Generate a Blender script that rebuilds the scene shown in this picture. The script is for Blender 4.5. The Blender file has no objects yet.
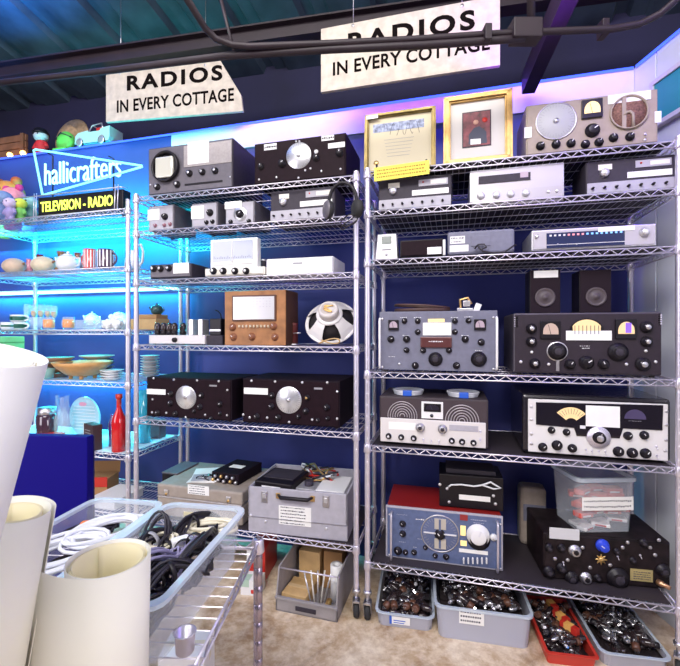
import bpy, bmesh, math, random
from mathutils import Vector, Matrix
random.seed(7)
PI = math.pi
SC = bpy.context.scene
COL = SC.collection
# ------------------------------------------------------------------ camera numbers
FPX, CX, CY, TH = 415.6, 340.0, 331.3, 0.2637
CAM = Vector((0.4196, -1.8369, 1.3))
FW = Vector((-math.sin(TH), math.cos(TH), 0)); RT = Vector((math.cos(TH), math.sin(TH), 0)); UP = Vector((0, 0, 1))
def ray(px, py): return FW + RT*((px-CX)/FPX) + UP*((CY-py)/FPX)
def PD(px, py, d): return CAM + ray(px, py)*d                    # point at forward distance d
def onz(px, py, z):                                             # point on the horizontal plane z
    r = ray(px, py); return CAM + r*((z-CAM.z)/r.z)
def ony(px, py, y):                                             # point on the plane y
    r = ray(px, py); return CAM + r*((y-CAM.y)/r.y)
cam = bpy.data.objects.new('camera', bpy.data.cameras.new('camera')); COL.objects.link(cam)
cam.location = CAM; cam.rotation_euler = (PI/2, 0, TH)
cam.data.sensor_width = 36; cam.data.lens = 36*FPX/680; cam.data.shift_y = (CY-333)/680; cam.data.clip_start = 0.05
SC.camera = cam
# ------------------------------------------------------------------ materials
MATS = {}
def mat(name, col, rough=.5, metal=0, emit=None, es=0, alpha=1, var=0, vs=30, bump=0, coat=0, trans=0, spec=.5):
    if name in MATS: return MATS[name]
    m = bpy.data.materials.new(name); m.use_nodes = True; nt = m.node_tree; b = nt.nodes['Principled BSDF']
    b.inputs['Base Color'].default_value = (*col, 1); b.inputs['Roughness'].default_value = rough
    b.inputs['Metallic'].default_value = metal; b.inputs['Alpha'].default_value = alpha
    b.inputs['Specular IOR Level'].default_value = spec
    b.inputs['Coat Weight'].default_value = coat; b.inputs['Transmission Weight'].default_value = trans
    if emit: b.inputs['Emission Color'].default_value = (*emit, 1); b.inputs['Emission Strength'].default_value = es
    if var or bump:
        tc = nt.nodes.new('ShaderNodeTexCoord'); n = nt.nodes.new('ShaderNodeTexNoise')
        n.inputs['Scale'].default_value = vs; n.inputs['Detail'].default_value = 5
        nt.links.new(tc.outputs['Object'], n.inputs['Vector'])
        if var:
            r = nt.nodes.new('ShaderNodeValToRGB'); r.color_ramp.elements[0].position = .3; r.color_ramp.elements[1].position = .7
            r.color_ramp.elements[0].color = (*[c*(1-var) for c in col], 1); r.color_ramp.elements[1].color = (*[min(1, c*(1+var)) for c in col], 1)
            nt.links.new(n.outputs['Fac'], r.inputs['Fac']); nt.links.new(r.outputs['Color'], b.inputs['Base Color'])
        if bump:
            bp = nt.nodes.new('ShaderNodeBump'); bp.inputs['Strength'].default_value = bump; bp.inputs['Distance'].default_value = .002
            nt.links.new(n.outputs['Fac'], bp.inputs['Height']); nt.links.new(bp.outputs['Normal'], b.inputs['Normal'])
    MATS[name] = m; return m
chrome = mat('chrome wire', (.76, .73, .83), .34, .75)
steel = mat('dull steel', (.62, .61, .64), .38, 1)
silver = mat('brushed silver', (.74, .74, .77), .35, .7, var=.12, vs=60)
dialsil = mat('spun aluminium', (.72, .73, .76), .3, .75, var=.25, vs=14)
black = mat('black plastic', (.008, .006, .010), .4, spec=.35)
wrinkle = mat('black wrinkle paint', (.010, .005, .010), .7, var=.3, vs=200, bump=.3, spec=.15)
maroon = mat('dark brown black panel', (.012, .004, .008), .6, var=.2, vs=40, spec=.15)
darkgrey = mat('dark grey paint', (.040, .034, .048), .6, var=.12, vs=60, spec=.3)
panelgrey = mat('grey panel paint', (.13, .12, .145), .45, var=.1, vs=50)
warmgrey = mat('warm grey panel', (.36, .33, .33), .5, var=.1, vs=90)
bluegrey = mat('blue grey paint', (.17, .175, .24), .45, var=.1, vs=40)
lightgrey = mat('light grey paint', (.42, .41, .47), .45, var=.08, vs=30)
taupe = mat('taupe case', (.34, .29, .25), .55, var=.1, vs=30)
tan = mat('tan metal panel', (.34, .28, .22), .5, var=.08, vs=40)
cream = mat('cream paint', (.78, .75, .68), .5)
white = mat('white plastic', (.82, .82, .83), .4)
paper = mat('white paper', (.86, .86, .85), .8, var=.03, vs=25)
ink = mat('dark ink', (.05, .05, .08), .7)
greyink = mat('grey print', (.30, .30, .33), .7)
whiteink = mat('white print', (.75, .75, .78), .6)
red = mat('red plastic', (.55, .03, .02), .4)
redpaint = mat('dark red paint', (.28, .012, .012), .45)
bluep = mat('blue tape', (.03, .12, .6), .4)
brass = mat('brass', (.75, .5, .2), .3, .9)
gold = mat('gold frame', (.44, .27, .09), .38, .55, var=.3, vs=25)
golddk = mat('antique gold frame', (.22, .16, .05), .4, .5, var=.3, vs=25)
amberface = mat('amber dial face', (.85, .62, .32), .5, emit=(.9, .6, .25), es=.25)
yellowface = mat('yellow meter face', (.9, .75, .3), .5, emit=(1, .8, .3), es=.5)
wood = mat('light walnut', (.34, .15, .055), .45, var=.3, vs=18)
kraft = mat('kraft cardboard', (.56, .37, .17), .8, var=.12, vs=20)
navy = mat('navy board', (.004, .001, .17), .6, spec=.15)
blackcable = mat('black cable', (.015, .012, .02), .4)
whitecable = mat('white cable', (.72, .74, .80), .4)
creamcable = mat('cream cable', (.75, .70, .55), .45)
clearp = mat('clear plastic', (.80, .86, .95), .15, alpha=.20, coat=.4)
clearrim = mat('clear plastic rim', (.70, .80, .92), .25, alpha=.6, coat=.5)
frosted = mat('frosted plastic', (.60, .62, .74), .3, alpha=.62, coat=.2)
glassm = mat('clear glass', (.85, .92, .97), .08, alpha=.18, coat=1)
tubeglass = mat('tube glass', (.030, .020, .022), .10, coat=.6)
tubesil = mat('tube getter silver', (.75, .75, .78), .18, .9)
rubber = mat('black rubber', (.02, .02, .022), .7)
purpleface = mat('violet dial face', (.25, .12, .75), .4, emit=(.3, .15, 1), es=.3)
# ------------------------------------------------------------------ mesh builder
class MB:
    def __init__(s): s.v = []; s.f = []; s.m = []; s.s = []
    def add(s, v, f, m=0, sm=False):
        o = len(s.v); s.v += [tuple(p) for p in v]
        for q in f: s.f.append([i+o for i in q]); s.m.append(m); s.s.append(sm)
        return s
    def box(s, x0, x1, y0, y1, z0, z1, m=0, bev=0, M=None):
        if bev:
            bm = bmesh.new(); bmesh.ops.create_cube(bm, size=1)
            for v in bm.verts: v.co = ((x0+x1)/2+v.co.x*(x1-x0), (y0+y1)/2+v.co.y*(y1-y0), (z0+z1)/2+v.co.z*(z1-z0))
            bmesh.ops.bevel(bm, geom=bm.edges[:], offset=bev, segments=2, affect='EDGES', profile=.5)
            bm.verts.index_update(); v = [p.co.copy() for p in bm.verts]; f = [[p.index for p in q.verts] for q in bm.faces]; bm.free()
        else:
            v = [Vector(p) for p in ((x0,y0,z0),(x1,y0,z0),(x1,y1,z0),(x0,y1,z0),(x0,y0,z1),(x1,y0,z1),(x1,y1,z1),(x0,y1,z1))]
            f = [(0,3,2,1),(4,5,6,7),(0,1,5,4),(1,2,6,5),(2,3,7,6),(3,0,4,7)]
        if M: v = [M @ p for p in v]
        return s.add(v, f, m)
    def tube(s, pts, r, n=6, m=0, closed=False, caps=True):
        pts = [Vector(p) for p in pts]; N = len(pts); v = []; f = []
        rr = r if isinstance(r, (list, tuple)) else [r]*N
        prev = None
        for i, p in enumerate(pts):
            if closed: t = pts[(i+1) % N]-pts[i-1]
            else: t = pts[min(i+1, N-1)]-pts[max(i-1, 0)]
            t = t.normalized() if t.length > 1e-9 else Vector((0, 0, 1))
            if prev is None:
                a = Vector((0, 0, 1)) if abs(t.z) < .9 else Vector((1, 0, 0)); e = t.cross(a).normalized()
            else:
                e = prev-t*prev.dot(t); e = e.normalized() if e.length > 1e-6 else t.orthogonal().normalized()
            prev = e; g = t.cross(e)
            for k in range(n):
                a = 2*PI*k/n; v.append(p+e*math.cos(a)*rr[i]+g*math.sin(a)*rr[i])
        for i in range(N if closed else N-1):
            j = (i+1) % N
            for k in range(n): f.append((i*n+k, i*n+(k+1) % n, j*n+(k+1) % n, j*n+k))
        s.add(v, f, m, n > 4)
        if caps and not closed:
            o = len(s.v)-len(v); s.f.append([o+k for k in range(n)][::-1]); s.m.append(m); s.s.append(False)
            s.f.append([o+(N-1)*n+k for k in range(n)]); s.m.append(m); s.s.append(False)
        return s
    def lathe(s, prof, o=(0,0,0), ax=(0,0,1), n=24, m=0, sm=True, ms=None):
        ax = Vector(ax).normalized(); o = Vector(o)
        e = ax.orthogonal().normalized() if abs(ax.y) < .99 else Vector((1, 0, 0)); g = ax.cross(e)
        v = []
        for r, h in prof:
            for k in range(n): a = 2*PI*k/n; v.append(o+ax*h+(e*math.cos(a)+g*math.sin(a))*r)
        for i in range(len(prof)-1):
            f = [(i*n+k, i*n+(k+1) % n, (i+1)*n+(k+1) % n, (i+1)*n+k) for k in range(n)]
            if i == 0: s.add(v, f, ms[i] if ms else m, sm); base = len(s.v)-len(v)
            else:
                for q in f: s.f.append([x+base for x in q]); s.m.append(ms[i] if ms else m); s.s.append(sm)
        for i, rev in ((0, True), (len(prof)-1, False)) if prof[0] != prof[-1] else ():
            if prof[i][0] > 1e-6:
                q = [base+i*n+k for k in range(n)]; s.f.append(q[::-1] if rev else q); s.m.append((ms[0] if rev else ms[-1]) if ms else m); s.s.append(False)
        return s
    def ball(s, o, r, m=0, n=14, sc=(1,1,1)):
        v = []; f = []; R = n//2+1
        for i in range(R+1):
            t = PI*i/R
            for k in range(n): a = 2*PI*k/n; v.append((o[0]+r*sc[0]*math.sin(t)*math.cos(a), o[1]+r*sc[1]*math.sin(t)*math.sin(a), o[2]+r*sc[2]*math.cos(t)))
        for i in range(R):
            for k in range(n): f.append((i*n+k, (i+1)*n+k, (i+1)*n+(k+1) % n, i*n+(k+1) % n))
        return s.add(v, f, m, True)
    def prism(s, poly, y0, y1, m=0, M=None):                     # poly in x,z, from y0 to y1
        n = len(poly); v = [Vector((p[0], y0, p[1])) for p in poly]+[Vector((p[0], y1, p[1])) for p in poly]
        if M: v = [M @ p for p in v]
        f = [tuple(range(n)), tuple(range(2*n-1, n-1, -1))]+[(i, i+n, (i+1) % n+n, (i+1) % n) for i in range(n)]
        return s.add(v, f, m)
    def mesh(s, name, mats):
        me = bpy.data.meshes.new(name); me.from_pydata(s.v, [], s.f)
        for m in (mats if isinstance(mats, (list, tuple)) else [mats]): me.materials.append(m)
        me.polygons.foreach_set('material_index', s.m); me.polygons.foreach_set('use_smooth', s.s)
        bm = bmesh.new(); bm.from_mesh(me); bmesh.ops.recalc_face_normals(bm, faces=bm.faces[:]); bm.to_mesh(me); bm.free()
        me.update(); return me
    def build(s, name, mats, parent=None, loc=None, rot=None):
        return link(name, s.mesh(name, mats), parent, loc, rot)
def link(name, me, parent=None, loc=None, rot=None):
    o = bpy.data.objects.new(name, me); COL.objects.link(o)
    if loc is not None: o.location = loc
    if rot is not None: o.rotation_euler = rot
    if parent: o.parent = parent
    return o
def tag(o, label, cat, group=None):
    o['label'] = label; o['category'] = cat
    if group: o['group'] = group
    return o
def struct(o): o['kind'] = 'structure'; return o
def thing(name, label, cat, loc=(0,0,0), rz=0, group=None):
    o = bpy.data.objects.new(name, None); o.empty_display_size = .03; COL.objects.link(o)
    o.location = loc; o.rotation_euler = (0, 0, rz); return tag(o, label, cat, group)
def dup(root, loc, rot=None, label=None, group=None):
    r = root.copy(); COL.objects.link(r); r.location = loc
    if rot is not None: r.rotation_euler = rot
    if label: r['label'] = label
    if group: r['group'] = group
    for ch in list(root.children):
        c = ch.copy(); COL.objects.link(c); c.parent = r
        for g in list(ch.children): d = g.copy(); COL.objects.link(d); d.parent = c
    return r
def text(name, s, m, parent, x0, x1, z0, z1, y, t=.002, off=0, space=1.0, shear=0, skew=0):
    cu = bpy.data.curves.new('lettering', 'FONT'); cu.body = s; cu.extrude = .02; cu.offset = off; cu.space_character = space; cu.shear = shear; cu.resolution_u = 4
    to = bpy.data.objects.new('lettering', cu); COL.objects.link(to); bpy.context.view_layer.update()
    me = bpy.data.meshes.new_from_object(to.evaluated_get(bpy.context.evaluated_depsgraph_get()))
    bpy.data.objects.remove(to); me.name = name
    xs = [v.co.x for v in me.vertices]; ys = [v.co.y for v in me.vertices]; zs = [v.co.z for v in me.vertices]
    for v in me.vertices:
        a = (v.co.x-min(xs))/(max(xs)-min(xs)); b = (v.co.y-min(ys))/(max(ys)-min(ys)); c = (v.co.z-min(zs))/(max(zs)-min(zs))
        v.co = (x0+a*(x1-x0), y-c*t, z0+b*(z1-z0)+skew*a)
    me.materials.clear(); me.materials.append(m); return link(name, me, parent)
# ------------------------------------------------------------------ crops of the photo: (x, y) of a crop -> pixel
def crop(x0, y0, s):
    f = lambda x, y: (x0+x/s, y0+y/s); f.s = s; return f
a1 = crop(140,125,5.667); a2 = crop(240,120,5.667); a3 = crop(140,220,5.125); a4 = crop(240,220,5.125)
a5 = crop(140,365,6.18); a6 = crop(235,365,5.44); a7 = crop(145,440,5.667); a8 = crop(240,450,5.667)
b1 = crop(360,80,4.25); b2 = crop(515,80,4.533); b3 = crop(365,220,4.25); b4 = crop(370,300,4.857)
b5 = crop(505,255,4.12); b6 = crop(370,380,4.857); b7 = crop(510,380,4.0); b8 = crop(375,470,4.857)
c1 = crop(510,460,4.0); c2 = crop(365,560,4.25); c3 = crop(520,570,4.25); c6 = crop(60,380,4.857); c7 = crop(230,540,4.857)
l1 = crop(0,80,4.757); l2 = crop(0,200,4.44); l3 = crop(0,320,3.7); w2 = crop(360,80,2.125); w3 = crop(360,210,2.125); w5 = crop(560,120,4.76)
KM = {}
class Item:
    """a thing with a flat face looking at the aisle; local x right, y into the shelf, z up"""
    def __init__(s, name, label, cat, o, rz=0, group=None):
        s.o = Vector(o); s.rz = rz; s.ex = Vector((math.cos(rz), math.sin(rz), 0)); s.ey = Vector((-math.sin(rz), math.cos(rz), 0))
        s.root = thing(name, label, cat, o, rz, group)
    def loc(s, p, y=0):
        r = ray(*p); t = ((s.o+s.ey*y)-CAM).dot(s.ey)/r.dot(s.ey); w = CAM+r*t-s.o
        return w.dot(s.ex), w.z
    def px(s, p, n): r = ray(*p); t = (s.o-CAM).dot(s.ey)/r.dot(s.ey); return n*t/FPX
    def rect(s, p, q, name, m, t=.003, y=0, bev=0, parent=None):
        x0, z1 = s.loc(p); x1, z0 = s.loc(q)
        if z0 > z1: z0, z1 = z1, z0
        return MB().box(x0, x1, y-t, y, z0, z1, bev=bev).build(name, m, parent or s.root), (x0, x1, z0, z1)
    def knob(s, p, r, m=None, cap=None, h=None, name='knob', y=0):
        rr = round(s.px(p, r), 4); x, z = s.loc(p); m = m or black; h = h or min(max(rr*1.1, .008), .022)
        k = ('k', rr, m.name, cap.name if cap else '', round(h, 4))
        if k not in KM:
            b = MB().lathe([(rr, 0), (rr, h*.25), (rr*.78, h*.3), (rr*.68, h*.95), (rr*.6, h), (0, h)], ax=(0, -1, 0), n=18)
            b.box(-rr*.07, rr*.07, -h-.0008, -h+.001, rr*.1, rr*.62, 1)
            if cap: b.lathe([(rr*.42, h), (rr*.38, h+.001), (0, h+.001)], ax=(0, -1, 0), n=14, m=1)
            KM[k] = b.mesh('knob', [m, cap or whiteink])
        o = link(name, KM[k], s.root, (x, y, z), (0, random.uniform(-1.2, 1.2), 0)); return o
    def knobs(s, c, L, r, **k):
        for q in L: s.knob(c(q[0], q[1]), (q[2] if len(q) > 2 else r)/c.s, **k)
    def disc(s, p, r, m=dialsil, name='tuning_dial', h=.004, hub=None, rim=None):
        rr = s.px(p, r); x, z = s.loc(p)
        o = MB().lathe([(rr, 0), (rr, h*.6), (rr*.97, h), (0, h)], ax=(0, -1, 0), n=40).build(name, m, s.root, (x, 0, z))
        b = MB().lathe([(rr*.14, 0), (rr*.12, .008), (0, .008)], ax=(0, -1, 0), n=16); b.build('hub', hub or steel, o, (0, -h, 0))
        g = MB()
        for k in range(36):
            a = 2*PI*k/36; q = .78 if k % 3 else .70
            M = Matrix.Rotation(a, 4, 'Y'); g.box(-rr*.008, rr*.008, -h-.0006, -h+.0002, rr*q, rr*.93, M=M)
        g.build('scale_marks', greyink, o)
        if rim: MB().lathe([(rr*1.0, 0), (rr*1.06, 0), (rr*1.06, h*1.3), (rr*1.0, h*1.3), (rr*1.0, 0)], ax=(0, -1, 0), n=40).build('dial_rim', rim, o)
        return o
    def pins(s, c, L, r, m=None, name='screw'):
        for q in L:
            p = c(*q[:2]); rr = round(s.px(p, r/c.s), 4); x, z = s.loc(p); k = ('s', rr, (m or silver).name)
            if k not in KM: KM[k] = MB().lathe([(rr, 0), (rr*.9, .003), (rr*.5, .0045), (0, .005)], ax=(0, -1, 0), n=10).mesh('screw', m or silver)
            link(name, KM[k], s.root, (x, 0, z))
    def switches(s, c, L, m=None, name='toggle_switch', l=.014):
        for q in L:
            x, z = s.loc(c(*q))
            MB().lathe([(.004, 0), (.004, .004), (0, .004)], ax=(0, -1, 0), n=10).tube([(0, -.003, 0), (0, -.003-l*.8, -l*.6)], [.0012, .002], 6).build(name, m or chrome, s.root, (x, 0, z))
    def meter(s, p, q, face=cream, bez=black, d=.010, name='meter', needle=True):
        o, (x0, x1, z0, z1) = s.rect(p, q, name, bez, d, bev=.002)
        w = x1-x0; h = z1-z0; a = .12
        poly = [(x0+w*a, z0+h*.25), (x0+w*(1-a), z0+h*.25)]+[(x0+w*(.5+(.5-a)*math.cos(t)), z0+h*(.42+.45*math.sin(t))) for t in [PI*k/10 for k in range(11)]]
        MB().prism(poly, -d-.001, -d+.001).build('meter_face', face, o)
        if needle: MB().tube([((x0+x1)/2, -d-.002, z0+h*.25), ((x0+x1)/2-w*.12, -d-.002, z0+h*.78)], .0009, 4).build('needle', ink, o)
        return o
    def scribble(s, p, q, rows, m=ink, y=-.004, name='writing', parent=None, fill=.8):
        x0, z1 = s.loc(p); x1, z0 = s.loc(q)
        if z0 > z1: z0, z1 = z1, z0
        b = MB(); rh = (z1-z0)/rows
        for i in range(rows):
            z = z1-rh*(i+.5); x = x0+(x1-x0)*.06
            while x < x0+(x1-x0)*fill:
                w = random.uniform(.003, .009)
                b.box(x, min(x+w, x1-.001), y-.0004, y+.0004, z-rh*random.uniform(.1, .22), z+rh*random.uniform(.05, .2)); x += w+.0025
        if b.v: b.build(name, m, parent or s.root)
    def label(s, p, q, rows=0, m=None, y=-.002, name='paper_tag', ym=0):
        o, r = s.rect(p, q, name, m or paper, .0012, y=y)
        if rows: s.scribble(p, q, rows, y=y-.0014, parent=o)
        return o
    def handle(s, p, q, m=None, out=.03, r=.005, name='handle'):
        x0, z1 = s.loc(p); x1, z0 = s.loc(q)
        pts = [(x0, 0, z1), (x0, -out*.8, z1)]+[(x0+(x1-x0)*t, -out, z1+(z0-z1)*t) for t in (.06, .5, .94)]+[(x1, -out*.8, z0), (x1, 0, z0)]
        return MB().tube(pts, r, 8).build(name, m or chrome, s.root)
def radio(name, label, cat, p0, px1, yf, zb, depth, case, panel, pmar=.006, feet=.008, bev=.004, group=None, rz=0, o=None, w=None, h=None, pt=.004, casename='cabinet'):
    """box cabinet whose front face lies in the plane y=yf; p0 is the top left corner of the face in the photo"""
    if o is None:
        L = ony(p0[0], p0[1], yf); R = ony(px1, CY, yf); o = Vector(((L.x+R.x)/2, yf, zb)); w = R.x-L.x; h = L.z-zb
    it = Item(name, label, cat, o, rz, group); it.w = w; it.h = h; it.d = depth
    it.case = MB().box(-w/2, w/2, pt, depth, feet, h, bev=bev).build(casename, case, it.root)
    if panel: it.panel = MB().box(-w/2+pmar, w/2-pmar, 0, pt+.001, feet+pmar, h-pmar, bev=.0015).build('front_panel', panel, it.root)
    if feet:
        for sx in (-1, 1):
            for y in (.03, depth-.03): MB().lathe([(.009, 0), (.011, feet+.001), (0, feet+.001)], n=12).build('foot', rubber, it.root, (sx*(w/2-.025), y, 0))
    return it
# ================================================================== THE SETTING
WY = .52
ZT = 2.594
bluewall = mat('blue painted wall', (.038, .050, .24), .6, var=.12, vs=3, bump=.1)
header = mat('white painted trim', (.60, .58, .66), .5, var=.05, vs=6)
XC = ony(633, 200, WY).x
struct(MB().box(-4.2, XC, WY, WY+.16, 0, ZT-.15).box(-4.2, -1.36, WY, WY+.16, ZT-.15, ZT).build('wall_back', bluewall))
struct(MB().box(-1.36, XC, WY-.012, WY+.16, ZT-.15, ZT).build('trim_1', header))
# right wall: white boards, running a little outwards
rw = mat('white boards', (.62, .66, .72), .45, var=.04, vs=5)
b = MB(); sp = math.radians(18.5); L = 2.2; M = Matrix.Translation((XC, WY, 0)) @ Matrix.Rotation(-(PI/2-sp), 4, 'Z')
k = 0
while k*.14 < L:
    b.box(k*.14+.003, (k+1)*.14-.003, 0, .10, 0, ZT, bev=.003, M=M); k += 1
b.box(0, L, .012, .10, 0, ZT, M=M)
struct(b.build('wall_right', rw))
# floor
fm = bpy.data.materials.new('stained concrete'); fm.use_nodes = True; nt = fm.node_tree; bs = nt.nodes['Principled BSDF']; bs.inputs['Roughness'].default_value = .55
tc = nt.nodes.new('ShaderNodeTexCoord'); n1 = nt.nodes.new('ShaderNodeTexNoise'); n2 = nt.nodes.new('ShaderNodeTexNoise'); r1 = nt.nodes.new('ShaderNodeValToRGB'); r2 = nt.nodes.new('ShaderNodeValToRGB'); mx = nt.nodes.new('ShaderNodeMix'); mx.data_type = 'RGBA'
n1.inputs['Scale'].default_value = 3.2; n1.inputs['Detail'].default_value = 9; n1.inputs['Roughness'].default_value = .68; n1.inputs['Distortion'].default_value = .7
n2.inputs['Scale'].default_value = 16; n2.inputs['Detail'].default_value = 8; n2.inputs['Roughness'].default_value = .7
for n in (n1, n2): nt.links.new(tc.outputs['Object'], n.inputs['Vector'])
e = r1.color_ramp.elements; e[0].position = .36; e[0].color = (.26, .15, .075, 1); e[1].position = .62; e[1].color = (.86, .74, .56, 1)
x = e.new(.48); x.color = (.62, .46, .29, 1)
e = r2.color_ramp.elements; e[0].position = .42; e[0].color = (.34, .21, .11, 1); e[1].position = .6; e[1].color = (.85, .75, .60, 1)
nt.links.new(n1.outputs['Fac'], r1.inputs['Fac']); nt.links.new(n2.outputs['Fac'], r2.inputs['Fac'])
mx.inputs[0].default_value = .4; nt.links.new(r1.outputs['Color'], mx.inputs[6]); nt.links.new(r2.outputs['Color'], mx.inputs[7]); nt.links.new(mx.outputs[2], bs.inputs['Base Color'])
struct(MB().box(-5, 3.5, -4, 3, -.1, 0).build('floor', fm))
# roof: ribbed metal deck sloping down away from the camera
deck = mat('ribbed metal deck', (.05, .075, .11), .5, .1, var=.4, vs=5)
RZ = math.radians(-5.8); sl = math.tan(math.radians(15))
M = Matrix.Translation((CAM.x, CAM.y, 3.98)) @ Matrix.Rotation(RZ, 4, 'Z') @ Matrix.Rotation(-math.radians(15), 4, 'X')
prof = []; x = -6.5
while x < 4.5: prof += [(x, 0), (x+.24, 0), (x+.26, .05), (x+.32, .05), (x+.34, .02), (x+.42, .02), (x+.44, 0)]; x += .46
v = []; f = []
for (px_, pz) in prof: v += [M @ Vector((px_, -3, pz)), M @ Vector((px_, 4.9, pz))]
for i in range(len(prof)-1): f.append((2*i, 2*i+2, 2*i+3, 2*i+1))
struct(MB().add(v, f).build('ceiling', deck))
darksteel = mat('dark painted steel', (.014, .006, .012), .55, 0, var=.3, vs=12)
struct(MB().box(-7, 4, 1.05, 1.15, 2.0, 4).build('wall_far', mat('dark blue far wall', (.012, .012, .05), .8, var=.3, vs=2)))
# I-beam across, just behind the left sign
pl = PD(0, 82, 2.75); pr = PD(300, 49, 2.36)
d = (pr-pl); z0 = (pl.z+pr.z)/2; ang = math.atan2(d.y, d.x); ln = 4.6
M = Matrix.Translation(((pl.x+pr.x)/2, (pl.y+pr.y)/2, z0)) @ Matrix.Rotation(ang, 4, 'Z')
beam = MB().box(-2.6, 3.0, -.04, .04, .03, .04, M=M).box(-2.6, 3.0, -.006, .006, .04, .12, M=M).box(-2.6, 3.0, -.04, .04, .12, .13, M=M)
tag(beam.build('steel_beam', darksteel), 'long dark steel roof beam running across above the left sign', 'beam')
# wooden rafters beyond the beam, right side
def seg(p, q, w, h):
    p = Vector(p); q = Vector(q); d = q-p; L = d.length; y = d.normalized(); xa = y.cross(UP).normalized(); za = xa.cross(y)
    M = Matrix(((xa.x, y.x, za.x, p.x), (xa.y, y.y, za.y, p.y), (xa.z, y.z, za.z, p.z), (0, 0, 0, 1)))
    return M, L
M, L = seg(PD(528, 84, 2.05), PD(590, -60, 1.35), .06, .1)
tag(MB().box(-.03, .03, 0, L, -.05, .05, M=M).build('roof_strut', darksteel), 'dark sloping steel strut coming down to the wall above the framed photograph', 'strut')
# conduits
def PDs(L): return [PD(*q) for q in L]
cd = thing('conduit', 'dark pipes with a junction box crossing in front of the right sign', 'pipe', PD(525, 32, 1.5))
iv = -Vector(cd.location)
def P2(L): return [p+iv for p in PDs(L)]
MB().tube(P2([(137+42, -14, 1.35), (205, 28, 1.5), (216, 39, 1.52), (232, 45, 1.53), (250, 46.5, 1.53), (330, 43.5, 1.52), (420, 39, 1.5), (500, 33.5, 1.5), (560, 31, 1.48), (612, 29, 1.46), (640, 24, 1.45), (660, 14, 1.43), (676, 0, 1.4), (690, -20, 1.4)]), .012, 10).build('pipe', darksteel, cd)
MB().tube(P2([(-30, 86, 1.95), (60, 76, 1.85), (106, 71, 1.75), (225, 56, 1.56), (330, 49.5, 1.53), (420, 45.5, 1.5), (500, 40, 1.5), (525, 38, 1.49)]), .014, 10).build('lower_pipe', darksteel, cd)
M = Matrix.Rotation(TH, 4, 'Z')
MB().box(-.052, .052, -.03, .03, -.035, .035, bev=.004, M=M).build('junction_box', darksteel, cd)
MB().tube([(.02, 0, .03), (.02, .0, 1.4)], .014, 8).build('hanger_rod', darksteel, cd)
for q in ((487, 35), (603, 30)):
    MB().box(-.012, .012, -.02, .02, -.026, .03, bev=.002, M=Matrix.Translation(PD(*q, 1.49)+iv) @ M).build('pipe_clamp', darksteel, cd)
c = MB().tube(PDs([(220, -5, 1.6), (226, 20, 1.6), (234, 52, 1.57)]), .007, 8)
tag(c.build('ceiling_cable', darksteel), 'thin dark cable dropping from the roof to the pipes between the two signs', 'cable')
# LED strips along the top of the wall
ledb = mat('blue led strip', (.02, .05, .5), .4, emit=(.045, .10, 1), es=2.4)
A = Vector((-3.2, WY-.018, ZT-.004)); B = Vector((XC-.005, WY-.018, ZT-.004))
tag(MB().tube([A, B], .006, 6).build('led_strip', ledb), 'glowing blue light strip along the top of the back wall', 'light strip')
wd = Vector((math.sin(sp), -math.cos(sp), 0)); wn = Vector((-math.cos(sp), -math.sin(sp), 0))
q0 = Vector((XC, WY, ZT-.004))+wn*.007+wd*.03
tag(MB().tube([q0, q0+wd*2.0], .006, 6).build('led_strip', ledb), 'glowing blue light strip rising along the top of the white right wall', 'light strip')
def area(loc, direction, sx, sy, col, e, spread=PI):
    l = bpy.data.lights.new('lamp', 'AREA'); l.shape = 'RECTANGLE'; l.size = sx; l.size_y = sy; l.color = col; l.energy = e; l.spread = spread
    o = bpy.data.objects.new('lamp', l); COL.objects.link(o); o.location = loc
    o.rotation_euler = Vector(direction).to_track_quat('-Z', 'Y').to_euler(); return o
# teal framed board on the right wall
def onrw(px, py, off=0):
    o = Vector((XC, WY, 0))+wn*off; r = ray(px, py); return CAM+r*((o-CAM).dot(wn)/r.dot(wn))
q = [onrw(659, 92), onrw(659, 124), onrw(684, 104), onrw(684, 62)]
tb = thing('wall_board', 'teal board in a white frame hung high on the right wall', 'board', q[1])
ux = wd; ax = lambda p: (p-q[1]).dot(ux)
W_ = ax(q[2])+.35; zt = q[0].z-q[1].z+.03
Mw = Matrix(((wd.x, -wn.x, 0, 0), (wd.y, -wn.y, 0, 0), (0, 0, 1, 0), (0, 0, 0, 1)))
MB().box(0, W_, -.022, -.012, 0, zt, M=Mw).build('panel', mat('teal board', (.02, .28, .33), .5), tb)
fr = MB()
for (x0, x1, z0_, z1_) in ((-.02, W_+.02, -.02, 0), (-.02, W_+.02, zt, zt+.02), (-.02, 0, 0, zt), (W_, W_+.02, 0, zt)): fr.box(x0, x1, -.03, 0, z0_, z1_, M=Mw)
fr.build('frame', header, tb)
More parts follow.
